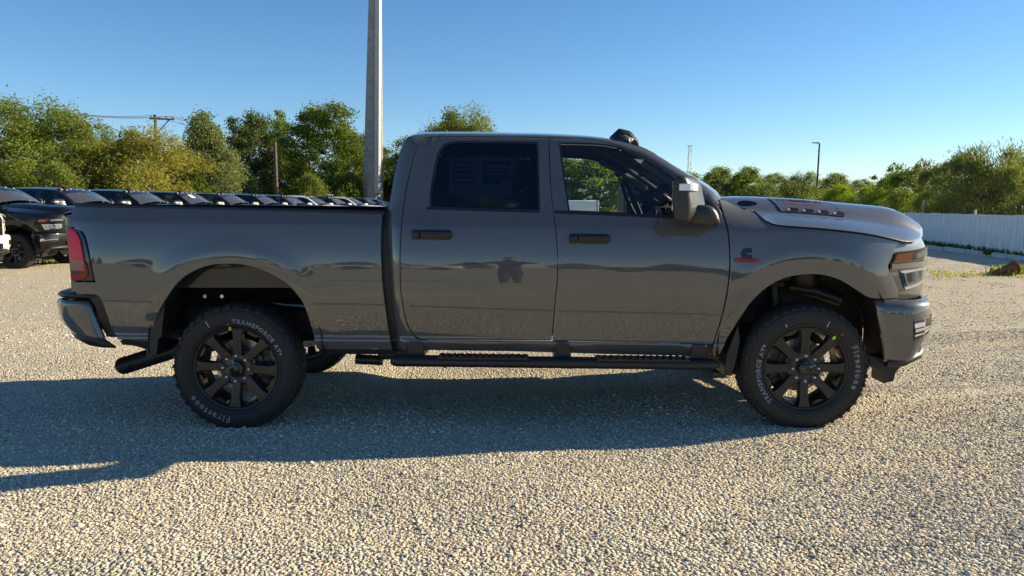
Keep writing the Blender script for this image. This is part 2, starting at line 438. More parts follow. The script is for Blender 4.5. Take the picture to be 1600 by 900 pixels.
# ---- tail lamp
TL = [(107.2, 355), (119, 357), (126, 360.5), (131.5, 369), (137, 389), (141.5, 412), (145.5, 432), (147, 439.5), (130, 439), (112.5, 438.5), (109, 420), (107.2, 390)]
tl = panel('tail_light', TL, M['gloss_black'], T, off=.004, th=.05)
panel('red_lens', [(108, 358), (116, 360), (122, 366), (126, 376), (129.5, 396), (131.5, 407), (111, 404.5), (108, 384)], M['red_lens'], tl, off=.012, th=.02, gap=0)
panel('side_lens', [(120, 362), (124.5, 370), (128, 384), (133, 408), (135.5, 417), (131.7, 407), (129.8, 396), (126.2, 376)], M['red_dark'], tl, off=.014, th=.02, gap=0)
panel('reverse_lens', [(111, 405), (131.5, 407.5), (133, 423), (112.5, 421.5)], M['pink_lens'], tl, off=.013, th=.02, gap=0)
panel('lower_lens', [(112, 428), (128, 429.5), (133.5, 427), (134, 409), (137, 419), (137.5, 431), (132, 436.5), (113, 434.5)], M['red_dark'], tl, off=.013, th=.02, gap=0)
# ---- cab side ring, doors
DTOP = [(720, 213.5), (800, 214.2), (857.5, 215.2), (919, 218), (961, 226), (994, 238), (1028, 256), (1055.5, 274), (1082, 294), (1101, 309), (1122, 322)]
RD_L = [(674, 214), (661, 217.5), (654, 225.5), (647, 243), (638, 279), (632, 314.4), (627.6, 348), (625.6, 380), (625, 403.6), (626, 450), (631, 484.5), (638, 510.5), (646.7, 525), (660, 531)]
SHUT = [(857.5, 215.2), (861, 300), (865, 330), (869, 365), (871.2, 400), (871.2, 430), (868, 467.5), (864.5, 505), (862.5, 533)]
E_fwd = [tuple(p) for p in E0]
ring_px = DTOP[::-1] + RD_L + [(760, 532.3), (862, 533.5), (980, 535.5), (1105, 538), (1108, 557), (960, 554), (800, 549.5), (620, 545.5)]
ring = [tuple(onsurf(*p, f=Wcab)) for p in ring_px] + E_fwd[1:]
cabs = panel('cab_side', None, M['paint'], T, f=Wcab, xz=[np.array(p) for p in ring], corner=50, step=.05, back='headliner')
RWIN = [(672.8, 318), (673.6, 299), (677.8, 271.7), (683, 246.7), (688.5, 233), (696, 226), (708, 222.5), (770, 222.2), (839.4, 223), (840.8, 270), (842.5, 328.5), (760, 326.5), (682, 324.8), (675, 323)]
FWIN = [(874.8, 224.4), (914.5, 225.2), (945.6, 227), (969, 232), (992, 241), (1015.6, 253.6), (1039, 268), (1060, 285), (1078, 303), (1086, 318), (1088, 338), (1050, 337.2), (960, 333.5), (889.6, 330.6), (882, 280)]
rdoor = panel('rear_door', RD_L[::-1][0:0] + RD_L + [(760, 532.3)] + SHUT[::-1] + [(800, 214.2), (720, 213.5)], M['paint'], T, holes=[RWIN], f=Wcab, th=.045, back='interior')
FD_R = [(1122, 322), (1130.5, 338.5), (1137, 360.5), (1139.7, 388), (1140, 424), (1134, 467.5), (1125.6, 502.5), (1114.7, 537.8), (1105, 538)]
fdoor = panel('front_door', SHUT + [(980, 535.5)] + FD_R[::-1] + DTOP[3:-1][::-1], M['paint'], T, holes=[FWIN], f=Wcab, th=.045, back='interior')
gr_ = panel('window_glass', RWIN, M['glass_dark'], rdoor, f=Wcab, off=-.010, th=.004, gap=-.004, back=None)
gf_ = panel('window_glass', FWIN, M['glass'], fdoor, f=Wcab, off=-.010, th=.004, gap=-.004, back=None)
def strip(name, pts, w_, m, parent, off=.003, f=Wcab, th=.012):
    """a flat band of half-width w_ (m) following a pixel path on the body"""
    P = spline([onsurf(*p, f=f) for p in pts], closed=False, step=.04, corner=60); n = len(P); L_, R_ = [], []
    for i in range(n):
        d = P[min(i + 1, n - 1)] - P[max(i - 1, 0)]; d /= np.linalg.norm(d); q = np.array((-d[1], d[0])) * w_; L_.append(P[i] + q); R_.append(P[i] - q)
    return panel(name, None, M[m], parent, xz=L_ + R_[::-1], f=f, off=off, th=th, gap=0, corner=40, back=None, step=.15)
strip('belt_moulding', [(667, 324.8), (760, 327.9), (843, 330.2)], .0085, 'trim', rdoor); strip('belt_moulding', [(867, 331.2), (960, 335), (1050, 339), (1088, 341)], .0085, 'trim', fdoor)
strip('window_seal', [(681, 324), (674, 322.5), (672.6, 318), (673.4, 299), (677.6, 271.7), (682.8, 246.7), (688.2, 232.6), (696, 225.4), (708, 222), (770, 221.7), (839.8, 222.6), (841.2, 270), (842.8, 327)], .004, 'gloss_black', rdoor, off=.0015)
strip('window_seal', [(889, 330), (881.5, 280), (874.4, 224), (914.5, 224.7), (945.6, 226.5), (969, 231.5), (992, 240.5), (1015.6, 253), (1039, 267.4), (1060, 284.5), (1078, 302.5)], .004, 'gloss_black', fdoor, off=.0015)
def handle(px0, px1, py, parent):
    a, b = onsurf(px0, py), onsurf(px1, py + .8); c = (a + b) / 2; l = b[0] - a[0]
    mb = MB(); y = -W(c[0], c[1]); R_ = Matrix.Rotation(RK, 3, 'Y')
    mb.box((c[0], y + .002, c[1]), (l, .020, .068), R_, bev=.009)
    mb.box((c[0] + .035 * l / .26, y - .026, c[1] + .004), (l * .80, .030, .042), R_, bev=.011); mb.box((a[0] + .030, y - .018, c[1] + .002), (.05, .036, .05), R_, bev=.01)
    o = mb.build('door_handle', M['trim'], parent, auto=40); mirror_copy(o, parent); return o
handle(643, 704.5, 366.8, rdoor); handle(889, 951, 373, fdoor)
for (a, b, par) in (((640, 478), (864, 485.6), rdoor), ((874, 486), (1131, 491.5), fdoor)): crease('crease_line', a, b, par)
# ---- front fender
ARCH_F = [(1123, 557), (1138, 527), (1157, 497), (1175.5, 471), (1198, 450), (1224.6, 435.5), (1258.6, 429), (1289, 430.5), (1315, 439), (1338, 453), (1361, 466)]
fender = panel('front_fender', [(1123, 311), (1133, 313), (1146, 319.5), (1160, 324), (1176.6, 327.2), (1194, 344), (1209, 350.8), (1240, 354), (1287.5, 357.5), (1350, 364.5), (1381, 370.3), (1412.5, 377.8), (1401.5, 384.5), (1394, 402), (1388, 416), (1391, 428), (1400, 450), (1405, 466)]
    + ARCH_F[::-1] + [(1110, 557.5), (1115.7, 537.8), (1126.6, 502.5), (1135, 467.5), (1141, 424), (1140.7, 388), (1138, 360.5), (1131.5, 338)], M['paint'], T)
crease('crease_line', (1136.5, 492), (1141, 492.2), fender)
# badges on the fender
def onflat(pts, m, name, parent, off, th, label=None, gap=0, far=True, f=W):
    o = panel(name, pts, M[m], parent, f=f, off=off, th=th, gap=gap, back=None, step=.2, corner=30, far=far)
    if label: o['label'] = label
    return o
bad = onflat([(1174.7, 388.3), (1166, 388), (1161, 390.5), (1158.2, 395.3), (1159.3, 400.5), (1163, 403.2), (1174.6, 403.2), (1174.3, 398.6), (1167, 398.4), (1165.8, 396.5), (1167, 394.8), (1174.5, 394.5)], 'badge_black', 'engine_badge', fender, .006, .008, 'black C shaped badge above a red plate')
onflat([(1147.2, 404.8), (1150, 403.8), (1183, 404.9), (1186, 406.5), (1185.5, 409.3), (1183, 410), (1150, 408.8), (1147, 407)], 'badge_black', 'badge_plate', fender, .004, .005)
red = onflat([(1148.2, 405.2), (1150, 404.4), (1183, 405.5), (1185.3, 406.8), (1184.8, 408.9), (1183, 409.4), (1150, 408.2), (1148, 406.9)], 'badge_red', 'badge_strip', fender, .0075, .004, 'red strip reading TURBO DIESEL')
# ---- text helper
def text_mesh(s, size, bold=0., ext=0., xs=1.0, space=1.0):
    cu = bpy.data.curves.new('t', 'FONT'); cu.body = s; cu.size = size; cu.offset = bold; cu.extrude = ext; cu.align_x = 'CENTER'; cu.space_character = space; cu.resolution_u = 4
    o = bpy.data.objects.new('t', cu); COL.objects.link(o); dg = bpy.context.evaluated_depsgraph_get(); dg.update()
    me = bpy.data.meshes.new_from_object(o.evaluated_get(dg)); bpy.data.objects.remove(o); bpy.data.curves.remove(cu)
    V = [(v.co.x * xs, v.co.y, v.co.z) for v in me.vertices]; Fc = [list(p.vertices) for p in me.polygons]; bpy.data.meshes.remove(me)
    return V, Fc
def text_on_side(s, px, py, size, m, name, parent, off, xs=1., bold=0., slope=.03, f=W):
    V, Fc = text_mesh(s, size, bold, 0, xs); c = onsurf(px, py, f=f); out = []
    for x, y, z in V:
        X, Z = c[0] + x, c[1] + y - size * .35 - slope * x; out.append((X, -f(X, Z) - off, Z))
    return newobj(name, out, Fc, M[m], parent)
text_on_side('TURBO DIESEL', 1166.6, 406.9, .0165, 'badge_black', 'badge_lettering', fender, .0086, xs=1.02, bold=.0005)
# ---- roof, back of cab, windscreen
def Epath(i0, i1, n):
    k = np.linspace(i0, i1, n); i = np.clip(k.astype(int), 0, len(E0) - 2); fr = (k - i)[:, None]
    P = E0[i] * (1 - fr) + E0[i + 1] * fr; D = np.gradient(P, axis=0); D /= np.linalg.norm(D, axis=1)[:, None]
    return P, np.stack([-D[:, 1], D[:, 0]], 1)         # outward (up / back)
def eloft(name, i0, i1, n, ts, crown, m, parent, p=2.3, off=0., **k):
    P, Nn = Epath(i0, i1, n)
    def fn(u, t):
        i = int(u); e = P[i]; c = crown(e) if callable(crown) else crown; o_ = c * (1 - abs(t) ** p) + off
        y = Wcab(e[0], e[1]) * t
        return (e[0] + Nn[i][0] * o_, y, e[1] + Nn[i][1] * o_)
    return grid(name, fn, range(n), ts, m, parent, **k)
tsym = [-1, -.985, -.96, -.92, -.86, -.78, -.65, -.45, -.2, 0, .2, .45, .65, .78, .86, .92, .96, .985, 1]
def roofcrown(e):
    top = sst(e[1], 1.75, 1.98); return .030 + .030 * top
roof = eloft('roof', 0, iHead, 90, tsym, roofcrown, M['paint'], T)
eloft('headliner', int(iHead * .42), iHead - 1, 40, [t * .97 for t in tsym], roofcrown, M['headliner'], roof, off=-.045)
iW = len(E0) - 1
wcrown = lambda e: .055 + .075 * (1 - sst(e[1], 1.45, 1.9))
wind = eloft('windshield', iHead, iW, 14, [t * .955 for t in tsym], wcrown, M['windshield'], T, p=2.0)
for s in (-1, 1):
    eloft('a_pillar', iHead, iW, 14, [s * 1.0, s * .985, s * .965, s * .95], wcrown, M['paint'], T, p=2.0, double=.02)
eloft('windshield_band', iHead, iHead + 2.2, 4, [t * .95 for t in tsym], wcrown, M['gloss_black'], wind, p=2.0, off=.003)
P_, N_ = Epath(0, iHead, 90)
kb = [i for i in range(90) if P_[i][0] < -.55 and 1.42 < P_[i][1] < 1.86]
eloft('rear_window', kb[0] / 89 * iHead, kb[-1] / 89 * iHead, 8, lin(-.74, .74, 9), .03, M['glass_dark'], T, off=.006)
# clearance lamp fins on the roof
def roof_z(x, t):
    k = int(np.argmin(abs(E0[:, 0] - x) + (E0[:, 1] < 1.6) * 9)); e = E0[k]; return e[1] + roofcrown(e) * (1 - abs(t) ** 2.3), Wcab(*e) * t
xf = at(975, 212, 6.0).x
fp = [(951, 217), (954, 212.5), (966, 201.2), (969, 200.8), (982, 204), (986, 207), (996, 219), (998, 227), (952, 224)]
FY = -.45
pp = [at(*p, YC + FY) for p in fp]; pp = [(p.x, p.z) for p in pp]; cx_ = sum(p[0] for p in pp) / 9; cz_ = min(p[1] for p in pp)
V = []
for yy, sc in ((-.075, .72), (-.05, .95), (0, 1.0), (.05, .95), (.075, .72)): V += [(cx_ + (x - cx_) * (.6 + .4 * sc), FY + yy, cz_ - .02 + (z - cz_ + .02) * sc) for x, z in pp]
n = 9; mb = MB(); mb.add(V, [[i for i in range(n)][::-1], [4 * n + i for i in range(n)]] + [(j * n + i, j * n + (i + 1) % n, (j + 1) * n + (i + 1) % n, (j + 1) * n + i) for j in range(4) for i in range(n)], True)
mb.build('roof_antenna_fin', M['trim'], T, auto=45)
fp = [(956, 217.5), (957, 214), (966, 210.3), (975, 210.6), (982, 213.5), (985.5, 219), (985, 224), (958, 222)]
pp = [at(*p, YC - .60) for p in fp]; pp = [(p.x, p.z) for p in pp]; lx_ = sum(p[0] for p in pp) / 8; lz_ = min(p[1] for p in pp)
for yl in (-.60, -.2, .05, .32, .60):
    V = []; dz_ = (roof_z(lx_, yl / .74)[0] - roof_z(lx_, -.60 / .74)[0]) * .6; k_ = 1 if yl == -.60 else .7
    for yy, sc in ((-.05, .6), (-.03, .93), (.03, .93), (.05, .6)): V += [(lx_ + (x - lx_) * (.5 + .5 * sc) * k_, yl + yy * k_, lz_ + dz_ - .01 + (z - lz_ + .01) * sc * k_) for x, z in pp]
    n = 8; mb = MB(); mb.add(V, [[i for i in range(n)][::-1], [3 * n + i for i in range(n)]] + [(j * n + i, j * n + (i + 1) % n, (j + 1) * n + (i + 1) % n, (j + 1) * n + i) for j in range(3) for i in range(n)], True)
    o = mb.build('clearance_lamp', M['trim'], T, auto=50)
    mb = MB(); mb.box((lx_ + .045 * k_, yl, lz_ + dz_ + .033 * k_), (.07 * k_, .06 * k_, .022 * k_), Matrix.Rotation(.45, 3, 'Y'), bev=.006); mb.build('lamp_lens', M['silver'], o, auto=50)
# ---- hood
HE = [(1176.6, 328), (1194, 344), (1209, 350.6), (1240, 353.75), (1287.5, 357.2), (1350, 364.2), (1381, 370), (1412.5, 377.5), (1428, 378), (1436, 375)]
he = spline([onsurf(*p) for p in HE[:8]], closed=False, step=.05, corner=80)
sil = [(1150, 310), (1178, 308.4), (1200, 309), (1256, 312.5), (1319, 319), (1366, 325), (1397, 334), (1412.5, 342), (1428, 350)]
silx = [at(a, b, 5.62).x for a, b in sil]; silz = [at(a, b, 5.62).z for a, b in sil]
xs0, xs1 = he[0][0] + .004, he[-1][0] + .11
hx = [p[0] for p in he]; hz = [p[1] for p in he]
def hedge(x):
    if x > hx[-1]: 
        d = x - hx[-1]; return hz[-1] - .004 * d / .1, W(hx[-1], hz[-1]) - .55 * d - 1.5 * d * d
    return float(np.interp(x, hx, hz)), W(x, float(np.interp(x, hx, hz)))
FU = [(0, 1.0), (.25, .995), (.40, .97), (.50, .90), (.56, .80), (.62, .66), (.68, .47), (.72, .39), (.80, .30), (.90, .17), (.96, .07), (.985, .025), (1.0, 0)]
fu = lambda u: float(np.interp(abs(u), [a for a, b in FU], [b for a, b in FU]))
us_h = [-1, -.985, -.96, -.93, -.9, -.85, -.8, -.76, -.72, -.70, -.68, -.65, -.62, -.59, -.56, -.53, -.5, -.45, -.4, -.3, -.15, 0]
us_h = us_h + [-a for a in us_h[:-1][::-1]]
def hoodpt(s, u):
    x = xs0 + (xs1 - xs0) * s; z0, w0 = hedge(x); a = abs(u)
    zt = float(np.interp(x + .02, silx, silz)) + .012
    nose = max(0, (s - .82) / .18); zt -= .05 * nose ** 2
    h = max(.02, zt - z0)
    xx = x + (.30 * s ** 4) * (1 - a ** 2.5) - .16 * (1 - s) ** 8 * (1 - a ** 3)
    return Vector((xx, w0 * u, z0 + h * fu(u) - .045 * nose ** 3 * (1 - a ** 4)))
hood = grid('hood', lambda s, u: hoodpt(s, u), [0, .01, .03] + lin(.06, .9, 22) + [.93, .96, .98, .99, 1.0], us_h, M['paint'], T, double=.02)
def hoodsurf(x, u, off):
    s = (x - xs0) / (xs1 - xs0); p = hoodpt(s, u); a = hoodpt(s + .01, u) - hoodpt(s - .01, u); b = hoodpt(s, u + .02) - hoodpt(s, u - .02)
    n = a.cross(b).normalized(); n = n if n.z > 0 else -n
    return p + n * off
def hoodpatch(name, s0, s1, u0, u1, off, m, parent, n=8, skew=0.):
    return grid(name, lambda a, b: hoodsurf(a + skew * (b - u0), b, off), lin(s0, s1, n), lin(u0, u1, 5), m, parent, far=False)
x_at = lambda px, Y: at(px, 322, Y).x
for sg in (-1, 1):
    vx0, vx1 = x_at(1211, 5.45), x_at(1297, 5.45)
    seam = hoodpatch('vent_seam', vx0 - .008, vx1 + .010, sg * .490, sg * .690, .003, M['gloss_black'], hood, 10, skew=sg * .15)
    vent = hoodpatch('hood_vent_panel', vx0, vx1, sg * .50, sg * .682, .006, M['paint'], hood, 10, skew=sg * .15)
    for k in range(4):
        xx = x_at(1238 + 22 * k, 5.4)
        hoodpatch('vent_louvre', xx - .020, xx + .036, sg * .640, sg * .674, .0085, M['void'], vent, 4)
        hoodpatch('vent_lip_glint', xx - .032, xx - .019, sg * .654, sg * .672, .011, M['silver'], vent, 4)  # silver strip paints the bright glint on the lip beside each opening
if True:
    for (txt, uu, mm, sz) in (('CUMMINS', -.548, 'badge_black', .05), ('TURBO DIESEL', -.588, 'badge_red', .026)):
        V, Fc = text_mesh(txt, sz, .0004, 0, 1.3); c = x_at(1251, 5.45); out = []
        for x, y, z in V: out.append(hoodsurf(c + x, uu + y / .9 * 1.0, .0095))
        newobj('hood_lettering', out, Fc, M[mm], hood)
# cowl behind the hood
ec = E0[-1]
grid('cowl_panel', lambda u, v: (ec[0] - .02 + (xs0 + .12 - ec[0]) * u + .10 * (1 - u) * (1 - v * v), .75 * v, ec[1] - .055 - .06 * u), lin(0, 1, 4), lin(-1, 1, 9), M['void'], T, double=.03)
# dark shut line between hood and fender, and the black intake at the rear corner of the hood
for sg in (-1, 1):
    mb = MB(); mb.tube([hoodpt(t, sg) + Vector((0, sg * .004, -.005)) for t in lin(0.0, .97, 26)], .0065, 6); mb.build('hood_seam', M['void'], hood)
ic = at(1166, 318, 5.19); mb = MB(); V = []
for dy, k in ((0, 1.0), (.03, .92), (.14, .6)):
    V += [(ic.x + .068 * k * cos(t) + .006 * cos(2 * t), ic.y - YC + dy + .012 * sin(t), ic.z + .020 * k * sin(t)) for t in lin(0, 2 * pi, 25)[:-1]]
mb.add(V, [(j * 24 + i, j * 24 + (i + 1) % 24, (j + 1) * 24 + (i + 1) % 24, (j + 1) * 24 + i) for j in range(2) for i in range(24)] + [[i for i in range(24)][::-1]], True)
o = mb.build('cowl_intake', M['gloss_black'], T, auto=40); mirror_copy(o, T)
mb = MB(); 
for s in (-.45, .15): mb.tube([(xs0 - .10, s, ec[1] - .04), (xs0 - .16, s + .22, ec[1] - .01), (xs0 - .22, s + .55, ec[1] + .02)], [.014, .010, .006], 6)
mb.build('wiper', M['trim'], T)
# ---- front fascia (plan curve x(W))
XN = 2.985
def fx(W_, lean=0.): return XN - .42 * (abs(W_) / .875) ** 4
def W_px(px, y=400):
    d = ray(px, y); k = d.x / d.y; lo, hi = .55, .955
    best = min(lin(.64, .905, 300), key=lambda w_: abs(fx(w_) - k * (YC - w_))); return best
def zpy(px, py):
    w_ = W_px(px, py); return at(px, py, YC - w_).z
def fpatch(name, pts_top, pts_bot, off, m, parent, n=14, far=True, lean=True):
    """patch between two W->z polylines; pts: [(W,z),...] sharing end Ws"""
    wa = lambda pts, t: (np.interp(t, np.linspace(0, 1, len(pts)), [p[0] for p in pts]), np.interp(t, np.linspace(0, 1, len(pts)), [p[1] for p in pts]))
    def fn(t, v):
        a, b = wa(pts_top, t), wa(pts_bot, t); w_ = a[0] * (1 - v) + b[0] * v; z = a[1] * (1 - v) + b[1] * v
        e = 1e-3; n_ = Vector((1, -(fx(w_ + e) - fx(w_ - e)) / (2 * e), 0)).normalized()      # outward in (x, W)
        rd = .012 * (1 - sst(z, .83, .86)) + .03 * sst(z, 1.19, 1.26) ** 2
        x, ww = fx(w_) + n_.x * (off - rd), w_ + n_.y * (off - rd)
        return (x, -ww, z)
    return grid(name, fn, lin(0, 1, n), [0, .15, .35, .5, .65, .85, 1], m, parent, far=far)
Z_ = lambda py: at(1425, py, 5.24).z
front = fpatch('front_fascia', [(.905, Z_(377)), (.50, Z_(371))], [(.905, Z_(466)), (.50, Z_(466))], 0, M['paint'], T, n=30)
up = fpatch('headlight', [(W_px(1398), Z_(392.5)), (.66, Z_(388)), (.52, Z_(388))], [(W_px(1393), Z_(408.8)), (.66, Z_(406)), (.52, Z_(406))], .006, M['gloss_black'], T)
fpatch('amber_marker', [(W_px(1400.5), Z_(396)), (W_px(1424), Z_(394.5))], [(W_px(1396), Z_(408)), (W_px(1421), Z_(407.3))], .011, M['amber'], up, n=6)
fpatch('lamp_reflector', [(W_px(1431), Z_(396)), (.66, Z_(392)), (.55, Z_(392))], [(W_px(1430), Z_(404)), (.66, Z_(402)), (.55, Z_(402))], .010, M['silver'], up, n=6)
fpatch('lamp_cover', [(W_px(1396), Z_(392)), (.66, Z_(387.5)), (.52, Z_(387.5))], [(W_px(1392), Z_(409)), (.66, Z_(406.5)), (.52, Z_(406.5))], .018, M['lens'], up)
fpatch('headlight_bar', [(W_px(1391), Z_(410)), (.52, Z_(407.5))], [(W_px(1392), Z_(418)), (.52, Z_(417))], .014, M['paint'], T)
lo = fpatch('lower_headlight', [(W_px(1407), Z_(421)), (.66, Z_(419)), (.58, Z_(419))], [(W_px(1416), Z_(451)), (.66, Z_(445)), (.58, Z_(441))], .006, M['chrome'], T)
fpatch('lamp_reflector', [(W_px(1411), Z_(423.5)), (.67, Z_(421)), (.60, Z_(421))], [(W_px(1418), Z_(447)), (.67, Z_(439)), (.60, Z_(436))], .009, M['silver'], lo)
fpatch('lamp_bowl', [(W_px(1415), Z_(426)), (W_px(1429), Z_(424))], [(W_px(1420), Z_(443)), (W_px(1431), Z_(440))], .012, M['chrome'], lo, n=5)
fpatch('lamp_bowl', [(W_px(1435), Z_(424)), (.66, Z_(423))], [(W_px(1437), Z_(438)), (.66, Z_(435))], .012, M['chrome'], lo, n=5)
fpatch('lamp_cover', [(W_px(1408), Z_(422)), (.66, Z_(420)), (.59, Z_(420))], [(W_px(1417), Z_(449)), (.66, Z_(443)), (.59, Z_(439))], .020, M['lens'], lo)
# grille
grille = grid('grille', lambda w_, z: (fx(w_) - .055, w_, z), lin(-.52, .52, 20), [.80, 1.0, 1.20], M['gloss_black'], T, double=.06)
for k in range(6):
    z = .84 + .062 * k
    grid('grille_bar', lambda w_, v: (fx(w_) - .055 + .035 * sin(pi * v), w_, z + .028 * v), lin(-.50, .50, 18), [0, .25, .5, .75, 1], M['gloss_black'] if k % 2 else M['trim'], grille)
V, Fc = text_mesh('RAM', .15, .004, .008, 1.25)
newobj('grille_lettering', [(fx(x * .9) - .012 + z, x, y + 1.02) for x, y, z in V], Fc, M['silver'], grille)
# ---- front bumper
BP = spline([(2.395, .975), (2.52, .984), (2.63, .980), (2.71, .955), (2.775, .90), (2.83, .815), (2.893, .65), (2.94, .38), (2.955, 0)], closed=False, step=.05, corner=90)
BP = np.array(BP); BN = np.gradient(BP, axis=0); BN = np.stack([BN[:, 1] * -1, BN[:, 0]], 1); BN = np.array([(n / np.linalg.norm(n)) * (1 if n @ np.array((1., .8)) > 0 else -1) for n in BN])
zb_top, zb_bot = at(1400, 467.5, 5.1).z, at(1400, 562.5, 5.1).z
def bump(i, v):
    i = int(i); p, n = BP[i], BN[i]; fr = sst(p[0], 2.55, 2.90)
    z0 = zb_bot + .085 * fr; z = zb_top + (z0 - zb_top) * v
    o_ = -.040 * max(0, (.12 - v) / .12) ** 2 - .075 * max(0, (v - .62) / .38) ** 2 * (0.25 + .75 * fr) + .012 * sin(pi * min(1, v * 1.3))
    x = p[0] + n[0] * o_; 
    if i == 0: pass
    # arch edge leans forward going down
    k = max(0., 1 - i / 6.); x += k * (.075 * sst(v, .05, 1.0))
    return (x, -(p[1] + n[1] * o_), z)
bsteps = [0, .015, .04, .08, .12, .2, .3, .4, .5, .6, .7, .8, .88, .94, 1.0]
fb = grid('front_bumper', bump, range(len(BP)), bsteps, M['paint'], T, far=True, double=.03)
# fog lamp recess at the bumper corner
def bpatch(name, px0, px1, v0, v1, off, m, parent, n=8):
    def idx(px):
        k = ray(px, 510); k = k.x / k.y
        return min(range(len(BP) - 6), key=lambda i: abs(BP[i][0] / (YC - BP[i][1]) - k) if BP[i][1] > .66 else 9)
    i0, i1 = idx(px0), idx(px1)
    us = lin(i0, max(i1, i0 + 1), n)
    def fn(u, v):
        i = min(int(u), len(BP) - 2); fr = u - i; a, b = Vector(bump(i, v)), Vector(bump(i + 1, v)); p = a * (1 - fr) + b * fr
        nn = BN[i]; return p + Vector((nn[0], -nn[1], 0)) * off
    return grid(name, fn, us, lin(v0, v1, 6), m, parent, far=True)
bpatch('fog_rim', 1422.5, 1448, .32, .675, .003, M['pillar_trim'], fb)  # bevel in lighter grey than the body, painting the sun it catches
fog = bpatch('fog_lamp', 1424.5, 1447, .335, .66, .006, M['trim'], fb)
bpatch('fog_lens', 1428, 1438, .38, .46, .008, M['silver'], fog); bpatch('fog_shelf', 1427, 1445, .475, .525, .014, M['chrome'], fog)
bpatch('parking_sensor', 1431, 1434, .57, .60, .009, M['silver'], fog); bpatch('parking_sensor', 1441, 1443, .55, .58, .009, M['silver'], fog)
mb = MB(); mb.box((2.95, 0, .60), (.06, .9, .16), bev=.02); mb.build('bumper_intake', M['void'], fb)
for s in (-1, 1):
    mb = MB(); mb.lathe([(.055, -.02), (.062, .0), (.06, .02), (.045, .02), (.04, 0)], 16, 'x'); o = mb.build('tow_hook', M['trim'], fb); o.location = (2.975, s * .33, .58); o.scale = (1, 1.2, .8)
# air dam and lower flap
mb = MB(); a = at(1361, 556, 5.15); b = at(1430, 560, 5.2)
pts = [(BP[i][0] - .03, -(BP[i][1] - .04), .432 + .06 * sst(BP[i][0], 2.6, 2.9)) for i in range(2, len(BP), 2)]
mb.tube(pts, .03, 8); mb.build('air_dam', M['trim'], T)
mirror_copy(bpy.data.objects['air_dam'], T)
fl = [at(*p, 5.12) for p in ((1361, 556), (1384, 562), (1427, 559), (1412, 571), (1401, 581), (1397, 596), (1382, 599.5), (1382.5, 584), (1361, 573))]
mb = MB(); mb.prism([(p.x, p.z) for p in fl], -.88, -.70); o = mb.build('air_dam_flap', M['trim'], T); mirror_copy(o, T)
# ---- rear bumper
RP = np.array(spline([(-2.705, .962), (-2.78, .968), (-2.87, .955), (-2.98, .915), (-3.055, .85), (-3.105, .70), (-3.135, .4), (-3.145, 0)], closed=False, step=.05, corner=90))
RN = np.gradient(RP, axis=0); RN = np.array([(lambda q: q / np.linalg.norm(q))(np.array((-n[1], n[0]))) for n in RN]); RN = np.array([n if n @ np.array((-1., .8)) > 0 else -n for n in RN])
rz0, rz1 = at(125, 468, 5.12).z, at(125, 522, 5.12).z
def rbump(i, v, out=0.):
    i = int(i); p, n = RP[i], RN[i]; k = max(0, 1 - i / 6.); fr = sst(-p[0], 2.8, 3.05)
    z = rz0 + (rz1 - rz0) * v + (.0 if v < .5 else .02 * fr * (v - .5) * 2) - k * .03 * v
    o_ = -.022 * max(0, (.12 - v) / .12) ** 2 - .045 * max(0, (v - .42) / .58) ** 1.7 * fr - .012 * v + out
    return (p[0] + n[0] * o_ + k * (-.085 * (1 - v)), -(p[1] + n[1] * o_), z)
rb = grid('rear_bumper', rbump, range(len(RP)), [0, .02, .05, .09, .13, .2, .3, .4, .5, .6, .7, .8, .9, 1], M['paint'], T, far=True, double=.03)
o = grid('bumper_lower_lip', lambda i, v: (lambda q: (q[0] + .02 * v * sst(-RP[int(i)][0], 2.8, 3.0) + .06 * v * max(0, 1 - i / 5.), q[1] + .02 * v, q[2] - .004 - .055 * v))(rbump(i, 1.0, -.004)), range(len(RP)), [0, .3, .6, 1], M['trim'], rb, far=True, double=.02)
o = grid('step_pad', lambda i, v: (RP[int(i)][0] * (1 - .03 * v) - RN[int(i)][0] * .02, -(RP[int(i)][1] - RN[int(i)][1] * .014 - .16 * v), rz0 + .012 + .008 * (1 if 0 < v < 1 else 0)), range(len(RP)), [0, .05, .5, .95, 1], M['trim'], rb, far=True, double=.03)
panel('bumper_end_cap', [(133, 463), (150, 461.8), (158, 467), (168, 498), (178, 529), (163, 527.5), (150, 506), (148, 488), (142, 474)], M['trim'], rb, off=-.022, th=.06)
panel('lower_valance', [(184, 532), (239, 536), (239.5, 547), (226, 546.5), (212, 542), (190, 539.5)], M['trim'], T, off=-.008, th=.05)
panel('lower_valance', [(495, 546), (613.5, 547.2), (617, 555), (560, 555.5), (497, 553)], M['trim'], T, off=-.03, th=.05)
# seal between bed and cab
o = panel('cab_seal', [(595.5, 336), (612, 336), (609, 400), (612, 450), (618, 500), (622, 548), (612, 549), (606, 515), (600, 480), (596, 450), (593, 410), (593, 365)], M['trim'], T, f=lambda x, z: W(x, z) - .05, th=.1, gap=0)
